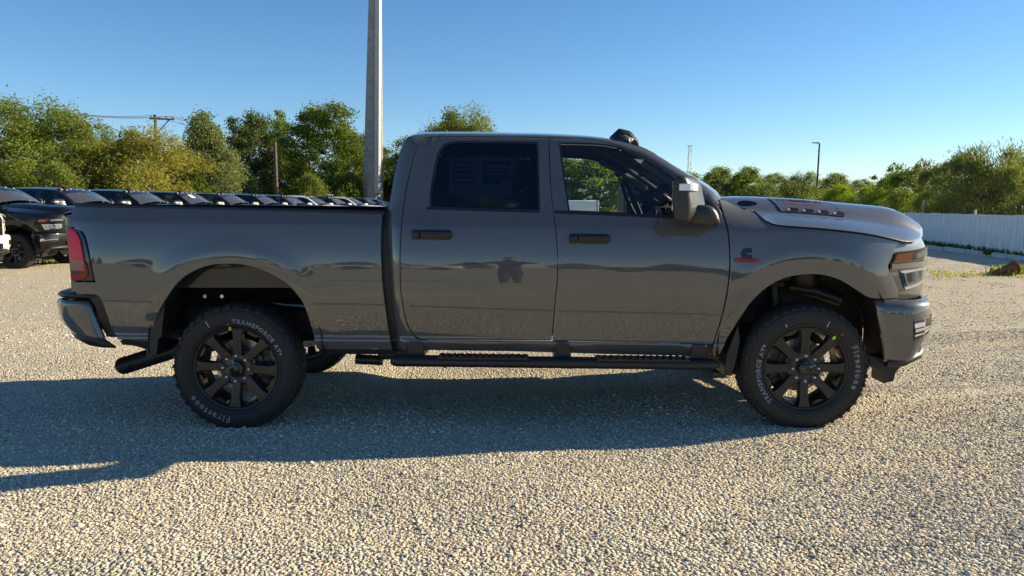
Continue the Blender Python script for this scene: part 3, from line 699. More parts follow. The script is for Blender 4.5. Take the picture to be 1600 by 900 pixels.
# ------------------------------------------------------------------ wheels
def bend_text(s, size, r, ang, bold, xs=1.0, y=0., space=1.):
    """text on a circle read clockwise as seen from -y; ang = angle of the text's middle (deg, from +x towards +z)"""
    V, Fc = text_mesh(s, size, bold, 0, xs, space); out = []
    for x, yy, z in V:
        a = radians(ang) - x / r; R_ = r + yy - size * .36
        out.append((R_ * cos(a), y + .012 * ((R_ - .345) / .075) ** 2, R_ * sin(a)))
    return out, Fc
YO = -.130                                           # outer face of the tyre, wheel-local
TYRE_PROF = [(.272, -.105), (.280, -.118), (.292, -.124), (.305, -.1285), (.325, -.132), (.350, -.133), (.372, -.129), (.388, -.1235), (.398, -.117), (.406, -.105), (.4105, -.085), (.413, -.04), (.413, .04), (.4105, .085), (.406, .105), (.398, .117), (.372, .129), (.35, .132), (.31, .126), (.28, .115), (.272, .105)]
def make_tyre(parent):
    mb = MB(); mb.lathe(TYRE_PROF, 96, 'y', closed=True)
    for (r, y) in ((.3005, -.1285), (.381, -.1275)):       # moulded ridge rings on the sidewall
        mb.lathe([(r - .003, y + .001), (r - .001, y - .0025), (r + .001, y - .0025), (r + .003, y + .001)], 96, 'y')
    V, Fc, S = mb.v, mb.f, mb.sm
    rnd = random.Random(3)
    def block(a0, a1, y0, y1, r0, r1, sk=0.):
        q = []
        for rr in (r0, r1):
            for (aa, yy) in ((a0, y0), (a1, y0), (a1 + sk, y1), (a0 + sk, y1)):
                r_ = rr - (0.016 * (abs(yy) / .118) ** 5); q.append((r_ * cos(aa), yy, r_ * sin(aa)))
        mb.add(q, [(4, 5, 6, 7), (0, 4, 7, 3), (1, 2, 6, 5), (0, 1, 5, 4), (3, 7, 6, 2)])
    n = 78
    for k in range(n):
        a = 2 * pi * k / n; d = 2 * pi / n; j = .12 * d * (k % 3 - 1)
        for sg in (-1, 1):
            block(a + j, a + d * .72 + j, sg * .121, sg * .078, .400, .4185, sk=.0)
            # shoulder lug running down the sidewall
            if k % 2 == 0:
                q = []
                for (rr, yy) in ((.4105, sg * .117), (.392, sg * .1255)):
                    for aa in (a + .1 * d, a + d * .9): 
                        q += [(rr * cos(aa), yy, rr * sin(aa)), ((rr) * cos(aa), yy + sg * .0035, rr * sin(aa))]
                mb.add(q, [(1, 3, 7, 5), (0, 1, 5, 4), (2, 6, 7, 3), (4, 5, 7, 6), (0, 2, 3, 1)])
            block(a + d * .3 + j, a + d * .98 + j, sg * .070, sg * .030, .400, .419, sk=.25 * d)
        block(a + j, a + d * .78 + j, -.023, .023, .400, .419, sk=.2 * d)
    o = mb.build('tyre', M['rubber'], parent)
    o.data.materials.append(M['tread'])
    mi = np.zeros(len(o.data.polygons), dtype=np.int32)
    rr = np.array([sqrt(p.center[0] ** 2 + p.center[2] ** 2) for p in o.data.polygons]); mi[rr > .397] = 1
    o.data.polygons.foreach_set('material_index', mi)
    return o
def make_wheel(name, x, rot, letters, near=True):
    w_ = empty(name, (x, -.855, ZH), parent=T)
    make_tyre(w_)
    mb = MB(); mb.lathe([(.274, -.104), (.2765, -.112), (.272, -.1165), (.264, -.114), (.260, -.103), (.254, -.09), (.243, -.02), (.240, .09), (.250, .105), (.272, .108), (.272, .10), (.255, .02), (.262, -.09)], 72, 'y', closed=True)
    mb.build('rim', M['rim'], w_, auto=40)
    # spokes: eight flat-faced spokes widening to the rim, with side walls
    for k in range(8):
        a = radians(rot + 45 * k); mb = MB()
        r0, r1, r2, r3 = .085, .17, .222, .262; h0, h1, h2, h3 = .029, .0265, .029, .040
        prof = [(r0, -h0), (r1, -h1), (r2, -h2), (r3, -h3), (r3, h3), (r2, h2), (r1, h1), (r0, h0)]
        yt = {r0: -.088, r1: -.097, r2: -.103, r3: -.106}; c_, s_ = cos(a), sin(a)
        top = [(r * c_ - t * s_, yt[r], r * s_ + t * c_) for r, t in prof]
        bot = [((r - 0.0) * c_ - t * 1.12 * s_, yt[r] + .050, (r - 0.0) * s_ + t * 1.12 * c_) for r, t in prof]
        n = 8; inn = [(p[0] * .999, p[1], p[2] * .999) for p in top]
        mb.add(top + bot, [(0, 1, 6, 7), (1, 2, 5, 6), (2, 3, 4, 5)] + [(i, (i + 1) % n, n + (i + 1) % n, n + i) for i in range(n)])
        o = mb.build('spoke', M['rim'], w_)
        bv = o.modifiers.new('b', 'BEVEL'); bv.width = .004; bv.segments = 2; bv.limit_method = 'ANGLE'; bv.angle_limit = radians(40)
    # recessed gussets between the spokes at the rim
    for k in range(8):
        a = radians(rot + 45 * k + 22.5); mb = MB(); c_, s_ = cos(a), sin(a)
        pr = [(.262, -.055), (.262, .055), (.240, .030), (.236, 0), (.240, -.030)]
        mb.add([(r * c_ - t * s_, -.085, r * s_ + t * c_) for r, t in pr] + [(r * c_ - t * s_, -.03, r * s_ + t * c_) for r, t in pr], [(0, 1, 2, 3, 4)] + [(i, (i + 1) % 5, 5 + (i + 1) % 5, 5 + i) for i in range(5)])
        mb.build('rim_pocket', M['rim_dark'], w_)
    mb = MB(); mb.lathe([(.0, -.040), (.040, -.094), (.052, -.092), (.056, -.078), (.068, -.074), (.106, -.078), (.112, -.082), (.116, -.078), (.112, -.03)], 48, 'y'); mb.build('hub', M['rim_dark'], w_, auto=35)
    mb = MB(); mb.lathe([(0, -.118), (.030, -.118), (.034, -.115), (.037, -.119), (.045, -.118), (.048, -.112), (.050, -.085)], 40, 'y')
    # embossed head outline on the cap
    for sg in (-1, 1):
        mb.tube([(sg * .004, -.119, -.018), (sg * .010, -.121, -.004), (sg * .018, -.121, .010), (sg * .024, -.120, .002), (sg * .021, -.119, -.010), (sg * .015, -.119, -.008)], .0032, 6)
    mb.build('hub_cap', M['gloss_black'], w_, auto=40)
    for k in range(8):
        a = radians(rot + 45 * k); mb = MB(); c = (.0845 * cos(a), 0, .0845 * sin(a))
        mb.lathe([(0, -.118), (.006, -.117), (.0105, -.110), (.0115, -.09), (.0125, -.078)], 6, 'y', c=c, sm=False); mb.build('lug_nut', M['lug'], w_)
    mb = MB(); mb.lathe([(.07, .02), (.178, .02), (.180, .024), (.180, .05), (.178, .054), (.07, .054)], 40, 'y', closed=True); mb.lathe([(0, -.03), (.07, -.03), (.08, -.02), (.08, .03), (0, .03)], 24, 'y'); mb.build('brake_disc', M['disc'], w_, auto=35)
    mb = MB(); 
    for aa in lin(150, 215, 5) if x > 0 else lin(-35, 30, 5): mb.box((.185 * cos(radians(aa)), .03, .185 * sin(radians(aa))), (.075, .10, .075), Matrix.Rotation(-radians(aa), 3, 'Y'), bev=.012)
    mb.build('brake_caliper', M['frame_metal'], w_, auto=40)
    if near:
        for s, size, r, ang, xs, sp in letters:
            y0 = -.1345
            V, Fc = bend_text(s, size, r, ang, .0016, xs, y0 - .0006, sp); V2, F2 = bend_text(s, size, r, ang, -.0004, xs, y0 - .0018, sp)
            newobj('tyre_lettering', V, Fc, M['letter'], w_); newobj('letter_fill', V2, F2, M['rubber'], w_)
    return w_
LR = [('TRANSFORCE AT\u00b2', .038, .3155, 54, 1.0, 1.40), ('Firestone', .053, .342, 238, .95, 1.53)]
LF = [('TRANSFORCE AT\u00b2', .038, .3185, 187, 1.0, 1.40), ('Firestone', .053, .339, 2, .95, 1.53)]
wr = make_wheel('wheel', XR, 86.5, LR); wf = make_wheel('wheel', XF, 90.5, LF)
def dot(ang, r, m, w_, sx, sz, name):
    a = radians(ang); mb = MB(); mb.box((0, 0, 0), (sx, .003, sz)); o = mb.build(name, M[m], w_); o.location = (r * cos(a), -.134 if r > .285 else -.121, r * sin(a)); o.rotation_euler = (0, -a, 0)
dot(95, .266, 'yellow', wr, .022, .015, 'sticker'); dot(96, .297, 'redpaint', wr, .010, .012, 'paint_dot'); dot(119, .337, 'letter', wr, .045, .004, 'chalk_mark'); dot(106, .045, 'letter', wr, .034, .003, 'chalk_mark')
dot(50, .268, 'yellow', wf, .024, .018, 'sticker'); dot(46, .316, 'redpaint', wf, .014, .014, 'paint_dot'); dot(67, .322, 'letter', wf, .042, .004, 'chalk_mark'); dot(117, .322, 'letter', wf, .02, .006, 'chalk_mark')
dot(22, .043, 'letter', wf, .05, .003, 'chalk_mark')
for w_ in (wr, wf):
    w_.scale = (1.014, 1, 1.014)
    c = w_.copy(); COL.objects.link(c); c.location.y = .855; c.rotation_euler = (0, 0, pi)
    for ch in [o for o in bpy.data.objects if o.parent is w_]:
        if ch.name.split('.')[0] in ('tyre', 'rim', 'spoke', 'hub', 'brake_disc', 'rim_pocket'):
            d = ch.copy(); COL.objects.link(d); d.parent = c
# ---- wheel wells, chassis
def arch_liner(x, name, m, y0, y1, r, a0, a1, zc=.545, ends=True):
    mb = MB(); n = 28; V = []
    for y in (y0, (y0 + y1) / 2, y1):
        for i in range(n + 1):
            a = radians(a0 + (a1 - a0) * i / n); V.append((x + r * cos(a), y, zc + r * sin(a)))
    m1 = n + 1; mb.add(V, [(j * m1 + i, j * m1 + i + 1, (j + 1) * m1 + i + 1, (j + 1) * m1 + i) for j in range(2) for i in range(n)], True)
    o = mb.build(name, M[m], T); mirror_copy(o, T); return o
arch_liner(XF, 'wheel_liner', 'liner', -.965, -.50, .585, -12, 195)
mb = MB(); mb.prism([(XF + .58 * cos(radians(a)), .56 + .58 * sin(radians(a))) for a in range(-8, 189, 7)], -.50, -.48); o = mb.build('wheel_well_wall', M['liner'], T); mirror_copy(o, T)
arch_liner(XR, 'wheel_liner', 'liner', -.965, -.80, .575, -5, 40); arch_liner(XR, 'wheel_liner', 'liner', -.965, -.80, .575, 140, 185)
mb = MB()                                             # bed tub above the rear wheel
tubp = [(XR - .56, .985), (XR - .53, 1.02), (XR - .40, 1.10), (XR - .15, 1.15), (XR + .2, 1.15), (XR + .42, 1.09), (XR + .56, .985)]
mb.prism(tubp, -.80, -.66); o = mb.build('wheelhouse', M['paint'], T, auto=40); mirror_copy(o, T)
grid('wheelhouse_roof', lambda u, v: (XR + .56 * u, -.97 + .18 * v, 1.155 - .20 * abs(u) ** 3), lin(-1, 1, 12), [0, 1], M['void'], T, far=True)
mb = MB(); mb.box((XR, -.79, .968), (1.16, .05, .034)); o = mb.build('bed_flange', M['frame_metal'], T); o.data.materials[0] = M['pillar_trim']; mirror_copy(o, T)
mb = MB(); mb.box((XR - .05, -.60, .86), (1.4, .02, .19)); o = mb.build('tub_skirt', M['void'], T); mirror_copy(o, T)
mb = MB(); mb.box((-.2, -.46, .64), (5.2, .075, .20), bev=.01); mb.box((XR, -.46, .80), (1.3, .075, .14), bev=.01); o = mb.build('frame_rail', M['frame_metal'], T); mirror_copy(o, T)
mb = MB(); mb.box((XR - .25, -.585, .87), (.26, .012, .15)); o = mb.build('spring_bracket', M['frame_metal'], T); mirror_copy(o, T)
for dx, dz in ((-.33, .93), (-.20, .93), (-.32, .84), (-.20, .84)):
    mb = MB(); mb.lathe([(0, -.03), (.014, -.03), (.016, -.02), (.018, 0)], 6, 'y', sm=False); o = mb.build('frame_bolt', M['lug'], T); o.location = (XR + dx, -.60, dz); mirror_copy(o, T)
mb = MB(); mb.tube([(XR + .12, -.52, .93), (XR + .14, -.50, .45)], .035, 12); mb.tube([(XR + .12, -.52, .76), (XR + .14, -.50, .45)], .05, 12); o = mb.build('shock_absorber', M['frame_metal'], T); mirror_copy(o, T)
mb = MB()
for k in range(10):
    a, b = 2 * pi * k, 0
mb.tube([(XR - .02 + .065 * cos(t), -.46 + .065 * sin(t), .52 + .040 * t / (2 * pi) * 1.0) for t in lin(0, 2 * pi * 7, 120)], .010, 6); o = mb.build('coil_spring', M['frame_metal'], T); mirror_copy(o, T)
mb = MB(); mb.tube([(XR + .10, -.58, .80), (XR + .26, -.62, .775), (XR + .55, -.66, .765), (XR + .8, -.66, .75)], [.02, .05, .055, .055], 12); o = mb.build('heat_shield_pipe', M['gloss_black'], T)
for dx in (.03, .10, .17, .24):
    mb = MB(); mb.box((XR + dx, -.56, .86), (.015, .02, .16 + .05 * (dx * 10 % 2))); o = mb.build('bracket', M['pillar_trim'], T)
for xx, name in ((XR, 'rear_axle'), (XF, 'front_axle')):
    mb = MB(); mb.tube([(xx, -.72, ZH), (xx, .72, ZH)], .055, 14); mb.lathe([(.0, -.16), (.10, -.14), (.17, -.05), (.17, .05), (.10, .14), (0, .16)], 20, 'x', c=(xx, .0 if xx < 0 else .28, ZH)); mb.build(name, M['frame_metal'], T, auto=40)
mb = MB(); mb.tube([(XR + .17, 0, .46), (XF - 1.2, .05, .62)], .05, 12); mb.build('drive_shaft', M['frame_metal'], T)
mb = MB(); mb.tube([(XR + .3, -.30, .55), (XR + .75, -.66, .49)], .02, 8); mb.box((XR + 1.02, -.62, .47), (.25, .18, .14), bev=.03); mb.build('fuel_line_guard', M['frame_metal'], T, auto=40)
mb = MB(); mb.box((XR + 1.9, .45, .58), (1.5, .45, .3), bev=.06); mb.build('fuel_tank', M['void'], T, auto=40)
mb = MB(); mb.box((.4, 0, .74), (2.5, 1.7, .12), bev=.03); mb.build('cab_floor', M['void'], T)
for px_ in (585,):
    p0 = at(556, 560, 5.35); p1 = at(598, 562, 5.35); mb = MB(); mb.tube([(p0.x, -.66, p0.z - .005), (p1.x, -.66, p1.z - .005)], .035, 10); mb.build('muffler_hanger', M['frame_metal'], T)
# front suspension seen over the tyre
for k, (a, b, r) in enumerate((((XF - .3, -.60, .95), (XF + .3, -.58, .98), .03), ((XF - .38, -.66, .93), (XF - .05, -.62, .93), .022), ((XF + .02, -.56, .90), (XF + .34, -.66, .82), .05), ((XF - .1, -.52, 1.05), (XF - .06, -.56, .45), .04))):
    mb = MB(); mb.tube([a, ((a[0] + b[0]) / 2, (a[1] + b[1]) / 2 - .02, (a[2] + b[2]) / 2 + .015), b], r, 10); mb.build('suspension_arm', M['frame_metal'], T)
mb = MB(); mb.lathe([(.0, -.02), (.09, -.02), (.11, .03), (.11, .12), (.0, .14)], 20, 'z', c=(XF + .1, -.60, .93)); mb.build('spring_tower', M['frame_metal'], T, auto=40)
mb = MB(); mb.box((XF - .32, -.60, .95), (.10, .06, .07), bev=.01); mb.box((XF - .12, -.62, .99), (.12, .05, .10), bev=.01); mb.box((XF + .08, -.6, 1.02), (.2, .05, .05), bev=.01); mb.build('wiring_box', M['frame_metal'], T, auto=40)
mb = MB(); mb.box((1.9, 0, .95), (1.1, .9, .5), bev=.05); mb.build('engine_block', M['void'], T)
mb = MB(); mb.box((1.32, 0, 1.05), (.04, 1.75, .75)); mb.build('firewall', M['void'], T)
# mud flaps
fl = [(239, 478), (246, 476), (262, 452), (270, 447), (262, 478), (259, 502), (257, 524), (252, 528), (249, 553), (233, 556), (238, 520)]
q = [at(a, b, 5.10) for a, b in fl]; mb = MB(); mb.prism([(p.x, p.z) for p in q], -.955, -.62); o = mb.build('mud_flap', M['trim'], T); mirror_copy(o, T)
fl = [(1150, 507), (1142, 528), (1133, 552), (1128, 584), (1140, 585), (1147, 560), (1153, 530)]
q = [at(a, b, 5.10) for a, b in fl]; mb = MB(); mb.prism([(p.x, p.z) for p in q], -.955, -.64); o = mb.build('mud_flap', M['trim'], T); mirror_copy(o, T)
# tow reinforcement seen behind the rear wheel
a = at(262, 486, 5.75); b = at(312, 519, 5.75); mb = MB(); mb.box(((a.x + b.x) / 2, -.28, (a.z + b.z) / 2), (b.x - a.x, .5, a.z - b.z), bev=.01); mb.build('spare_wheel_shield', M['pillar_trim'], T, auto=40).data.materials[0] = M['cloth_dark']
# exhaust
a = at(193, 571.5, 5.22); b = at(290, 541, 5.35); mb = MB()
d = (b - a).normalized(); A_, B_ = Vector((a.x, a.y - YC, a.z)), Vector((b.x, b.y - YC, b.z))
mb.tube([A_, A_ + (B_ - A_) * .5, B_, B_ + Vector((.5, .1, .05))], .060, 24, caps=False); mb.tube([A_ + (B_ - A_) * .9, A_ + (B_ - A_) * .25, A_], [.052, .054, .0565], 24, caps=False); mb.tube([A_ - (B_ - A_) * .002, A_ + (B_ - A_) * .006], [.058, .058], 24, caps=False)
ax_ = (B_ - A_).normalized()
mb.v = [tuple(Vector(v) + ax_ * (-(v[1] - A_.y)) * 1.15) if (Vector(v) - A_).dot(ax_) < .012 else v for v in mb.v]      # slanted cut at the tip
mb.build('exhaust_pipe', M['exhaust'], T)
mb = MB(); mb.tube([A_ + (B_ - A_) * .55, A_ + (B_ - A_) * .56], .0545, 20); mb.build('exhaust_inside', M['void'], T)
# ---- running boards
r0, r1 = at(609, 565.5, 4.98), at(1124, 571.5, 4.98)
mb = MB(); zz = lambda x: r0.z + (r1.z - r0.z) * (x - r0.x) / (r1.x - r0.x)
n = 14; ring_ = [(-.045, .020), (-.050, .0), (-.045, -.022), (-.030, -.034), (.0, -.038), (.06, -.034), (.10, -.02), (.10, .018), (.06, .028), (.0, .034), (-.03, .030)]
V = []; xs = [r0.x, r0.x + .015, r0.x + .04] + lin(r0.x + .1, r1.x - .1, 8) + [r1.x - .04, r1.x - .015, r1.x]
for i, x in enumerate(xs):
    k = {0: .55, 1: .85, len(xs) - 2: .85, len(xs) - 1: .55}.get(i, 1.0)
    V += [(x, -1.03 + .05 + (a) * k - .0, zz(x) + b * k) for a, b in ring_]
m_ = len(ring_); Fc = [(i * m_ + j, i * m_ + (j + 1) % m_, (i + 1) * m_ + (j + 1) % m_, (i + 1) * m_ + j) for i in range(len(xs) - 1) for j in range(m_)] + [list(range(m_))[::-1], [(len(xs) - 1) * m_ + j for j in range(m_)]]
mb.add(V, Fc, True); step_ = mb.build('running_board', M['trim'], T, auto=50); mirror_copy(step_, T)
for (pa, pb) in ((684, 826), (932, 1078)):
    xa, xb = at(pa, 560, 4.98).x, at(pb, 560, 4.98).x; mb = MB(); xm = (xa + xb) / 2
    mb.box((xm, -.975, zz(xm) + .030), (xb - xa, .13, .018), Matrix.Rotation(.0115, 3, 'Y'), bev=.006)
    for k in range(14):
        x = xa + (xb - xa) * (k + .5) / 14; mb.box((x, -.985, zz(x) + .042), (.018, .10, .010))
    o = mb.build('step_pad', M['trim'], step_, auto=40); mirror_copy(o, step_)
for px_ in (648, 880, 1095):
    p = at(px_, 552, 5.0); mb = MB(); mb.prism([(-.06, .0), (.06, .0), (.04, .10), (-.04, .10)], -.955, -.60); o = mb.build('board_bracket', M['trim'], T); o.location = (p.x, 0, zz(p.x) + .025); mirror_copy(o, T)
# ---- door mirrors
def Mx(px, py, Y): p = at(px, py, Y); return (p.x, p.z)
hs = [(1053, 341), (1051.3, 335), (1052.2, 298), (1054.5, 279), (1060, 274), (1078, 273.8), (1089, 278.5), (1094.5, 287), (1098, 302), (1101, 318), (1101, 335), (1092, 346), (1075, 347)]
ho = [np.array(Mx(a, b, 4.76)) for a, b in hs]
ho = spline(ho, step=.02, corner=50); c = sum(ho) / len(ho)
mirror = empty('door_mirror', (0, 0, 0), parent=T)
V = []; lay = [(-1.288, .42, .86), (-1.282, .52, .95), (-1.262, .60, .99), (-1.20, .78, 1.0), (-1.12, .94, 1.0), (-1.06, 1.0, .99), (-1.035, 1.0, .94), (-1.02, .9, .8)]
xr_ = min(p[0] for p in ho)
for y, sx, sz in lay:
    kd = (YC + y) / 4.76; V += [((xr_ + (p[0] - xr_) * sx) * (kd if sx > .7 else 1), y, H + (c[1] + (p[1] - c[1]) * sz - H) * kd) for p in ho]
m_ = len(ho); Fc = [(i * m_ + j, i * m_ + (j + 1) % m_, (i + 1) * m_ + (j + 1) % m_, (i + 1) * m_ + j) for i in range(len(lay) - 1) for j in range(m_)] + [list(range(m_)), [(len(lay) - 1) * m_ + j for j in range(m_)][::-1]]
mb = MB(); mb.add(V, Fc, True); mh = mb.build('mirror_housing', M['trim'], mirror, auto=60)
M['mirror_plastic'] = noisy(mat('charcoal_plastic', (.028, .026, .024), .36), 300, (.023, .0215, .020), (.033, .031, .029), bump=.1, bscale=700)
mh.data.materials[0] = M['mirror_plastic']
zl0, zl1 = Mx(1070, 298, 4.74)[1], Mx(1070, 287, 4.74)[1]; hw = max(p[0] for p in ho) - xr_
path = [(xr_ + .12 * hw, -1.289), (xr_ + .46 * hw, -1.289), (xr_ + .55 * hw, -1.281), (xr_ + .62 * hw, -1.262), (xr_ + .71 * hw, -1.235), (xr_ + .80 * hw, -1.20)]
mb = MB(); mb.add([(x + .004, y - .003, z) for x, y in path for z in (zl0, zl1)] + [(x - .01, y + .01, z) for x, y in path for z in (zl0, zl1)],
    [(2 * i, 2 * i + 2, 2 * i + 3, 2 * i + 1) for i in range(5)] + [(2 * i + 1, 2 * i + 3, 2 * i + 15, 2 * i + 13) for i in range(5)] + [(2 * i, 2 * i + 12, 2 * i + 14, 2 * i + 2) for i in range(5)])
o = mb.build('mirror_lamp', M['silver'], mirror); 
bv = o.modifiers.new('b', 'BEVEL'); bv.width = .004; bv.segments = 2
arm = [(1079, 323), (1084, 320), (1101, 320), (1113, 324), (1120.5, 335), (1124, 349), (1116, 352), (1079, 350), (1077, 342)]
ao = spline([np.array(Mx(a, b, 4.86)) for a, b in arm], step=.02, corner=50); c2 = sum(ao) / len(ao); V = []
lay = [(-1.215, .80, -.01), (-1.205, .93, -.005), (-1.17, 1.0, 0), (-1.08, 1.0, .01), (-1.0, .95, .04), (-.93, .85, .08), (-.86, .80, .09)]
for y, s, dx in lay: V += [(c2[0] + (p[0] - c2[0]) * s + dx, y, c2[1] + (p[1] - c2[1]) * s) for p in ao]
m_ = len(ao); Fc = [(i * m_ + j, i * m_ + (j + 1) % m_, (i + 1) * m_ + (j + 1) % m_, (i + 1) * m_ + j) for i in range(len(lay) - 1) for j in range(m_)] + [list(range(m_)), [(len(lay) - 1) * m_ + j for j in range(m_)][::-1]]
mb = MB(); mb.add(V, Fc, True); mb.build('mirror_arm', M['mirror_plastic'], mirror, auto=60)
mb = MB(); x0 = min(p[0] for p in ho); mb.prism([(x0 + .03, c[1] - .11), (x0 + .034, c[1] - .11), (x0 + .034, c[1] + .12), (x0 + .03, c[1] + .12)], -1.25, -1.07); mb.build('mirror_glass', M['chrome'], mirror)
sail = panel('mirror_sail', [(1072, 300), (1086, 300), (1101, 310.5), (1120, 322), (1127, 334), (1122, 345), (1095, 342), (1076, 340)], M['trim'], T, f=Wcab, off=.006, th=.03, gap=0)
mc = mirror.copy(); COL.objects.link(mc); mc.scale = (1, -1, 1)
for ch in [o for o in bpy.data.objects if o.parent is mirror]:
    d = ch.copy(); COL.objects.link(d); d.parent = mc
# ---- cabin
def seat(x, y, w_, name='seat'):
    s = empty(name, (x, y, .78), parent=T)
    mb = MB(); mb.box((.0, 0, .17), (.54, w_, .17), bev=.05); mb.build('seat_cushion', M['interior'], s, auto=50)
    mb = MB(); mb.box((-.30, 0, .50), (.14, w_ * .96, .66), Matrix.Rotation(-.2, 3, 'Y'), bev=.05); mb.build('seat_back', M['interior'], s, auto=50)
    for yy in ([0] if w_ < .7 else [-.45, .45]):
        mb = MB(); mb.box((-.42, yy, .92), (.10, .25, .18), Matrix.Rotation(-.15, 3, 'Y'), bev=.035); mb.tube([(-.40, yy - .06, .72), (-.41, yy - .06, .86)], .008, 6); mb.tube([(-.40, yy + .06, .72), (-.41, yy + .06, .86)], .008, 6); mb.build('headrest', M['interior'], s, auto=50)
seat(.52, -.45, .56); seat(.52, .45, .56); seat(-.28, 0, 1.53)
xd = at(1040, 320, 6.0).x
mb = MB(); mb.prism([(xd - .05, .95), (xd + .42, .95), (xd + .46, 1.42), (xd + .24, 1.475), (xd + .04, 1.46), (xd - .06, 1.36)], -.82, .82); o = mb.build('dashboard', M['interior'], T, auto=35)
bv = o.modifiers.new('b', 'BEVEL'); bv.width = .03; bv.segments = 3
mb = MB(); mb.box((xd - .02, 0, 1.28), (.05, .28, .36), Matrix.Rotation(-.15, 3, 'Y'), bev=.01); mb.build('centre_screen', M['gloss_black'], T, auto=40)
sw = at(988, 312, 6.42); sc_ = Vector((sw.x, .42, sw.z - .02)); mb = MB()
tilt = Matrix.Rotation(radians(-25), 3, 'Y')
mb.tube([sc_ + tilt @ Vector((0, .19 * cos(t), .19 * sin(t))) for t in lin(0, 2 * pi, 33)], .017, 10, caps=False); mb.box(sc_ + tilt @ Vector((.03, 0, 0)), (.06, .14, .12), tilt, bev=.02)
for t in (0, pi, -pi / 2): mb.tube([sc_ + tilt @ Vector((.02, .05 * cos(t), .05 * sin(t))), sc_ + tilt @ Vector((0, .18 * cos(t), .18 * sin(t)))], .014, 6)
mb.tube([sc_ + tilt @ Vector((.04, 0, 0)), sc_ + tilt @ Vector((.35, 0, -.02))], .035, 8); mb.build('steering_wheel', M['interior'], T, auto=60)
rm = at(1005, 268, 6.0); mb = MB(); mb.box((rm.x, 0, rm.z), (.035, .26, .075), bev=.012); mb.tube([(rm.x + .02, 0, rm.z + .02), (rm.x + .05, 0, rm.z + .14)], .012, 6); mb.build('rear_view_mirror', M['interior'], T, auto=40)
vz = at(985, 253, 5.6)
for s in (-1, 1):
    mb = MB(); mb.box((vz.x - .02, s * .36, vz.z + .0), (.22, .42, .02), Matrix.Rotation(.42, 3, 'Y'), bev=.008); mb.build('sun_visor', M['headliner'], T, auto=40)
    # grab handle and trim along the windscreen pillar, inner faces
    a, b = E0[iHead + 1], E0[len(E0) - 4]; ya, yb = Wcab(*a), Wcab(*b)
    P0, P1 = Vector((a[0] - .03, s * (ya - .07), a[1] - .07)), Vector((b[0] - .08, s * (yb - .10), b[1] - .04))
    mb = MB(); mb.tube([P0, P0 * .5 + P1 * .5, P1], [.035, .04, .045], 8); mb.build('pillar_cover', M['pillar_trim'], T)
    mb = MB(); u = P0 * .75 + P1 * .25; v = P0 * .3 + P1 * .7; off = Vector((-.05, -s * .06, -.02)); mb.tube([u, u + off, v + off, v], .014, 8); mb.build('grab_handle', M['pillar_trim'], T)
# roof console lamp, door cards
mb = MB(); mb.box((.9, 0, 1.86), (.35, .22, .035), Matrix.Rotation(.1, 3, 'Y'), bev=.01); mb.build('overhead_console', M['pillar_trim'], T, auto=40)
# window price sheet stuck inside the rear door glass
ws = panel('window_sheet', [(702, 245), (801, 250), (798.5, 306), (701, 302.5)], M['sticker'], T, f=Wcab, off=-.018, th=.001, gap=0, back=None, far=False, corner=20)
for (x0_, y0_, x1_, y1_) in ((754, 252, 797, 257), (754, 262, 790, 264), (754, 267, 792, 269), (754, 273, 797, 279), (754, 281, 784, 287), (706, 252, 740, 254), (706, 260, 735, 262), (706, 268, 742, 270), (706, 276, 738, 278), (706, 284, 744, 286)):
    panel('print_block', [(x0_, y0_), (x1_, y0_ + .6), (x1_, y1_ + .6), (x0_, y1_)], M['ink'], ws, f=Wcab, off=-.016, th=.0005, gap=0, back=None, far=False, corner=20)
# windscreen sensor pod, door top edge trim
NOCOPY = {'wheel_well_wall', 'fog_rim', 'coil_spring', 'shock_absorber', 'frame_bolt', 'bracket', 'suspension_arm', 'spring_tower', 'wiring_box', 'heat_shield_pipe', 'window_sheet', 'muffler_hanger', 'fuel_line_guard', 'spring_bracket', 'exhaust_inside', 'spare_wheel_shield',
          'sun_visor', 'overhead_console', 'grab_handle', 'drive_shaft', 'fuel_tank', 'tub_skirt', 'centre_screen', 'engine_badge', 'badge_plate', 'badge_strip', 'badge_lettering', 'tyre_lettering', 'letter_fill', 'sticker', 'paint_dot', 'chalk_mark', 'hood_lettering', 'print_block', 'crease_line', 'rim_pocket', 'reverse_lens'}
def base(o): return o.name.split('.')[0]
KIDS = {}
for o in bpy.data.objects:
    if o.parent is not None: KIDS.setdefault(o.parent, []).append(o)
def copy_truck(loc, rz, pm, label, group='pickup trucks parked in the row on the left', skip=()):
    r = truck.copy(); COL.objects.link(r); r.location = loc; r.rotation_euler = (0, 0, rz); r['label'] = label; r['group'] = group
    def rec(src, dst, depth):
        for ch in KIDS.get(src, []):
            if base(ch) in NOCOPY or base(ch) in skip: continue
            c = ch.copy(); COL.objects.link(c); c.parent = dst
            if c.type == 'MESH':
                for i, sl in enumerate(c.material_slots):
                    if sl.material is M['paint']: sl.link = 'OBJECT'; sl.material = M[pm]
            rec(ch, c, depth + 1)
    rec(truck, r, 0)
    return r
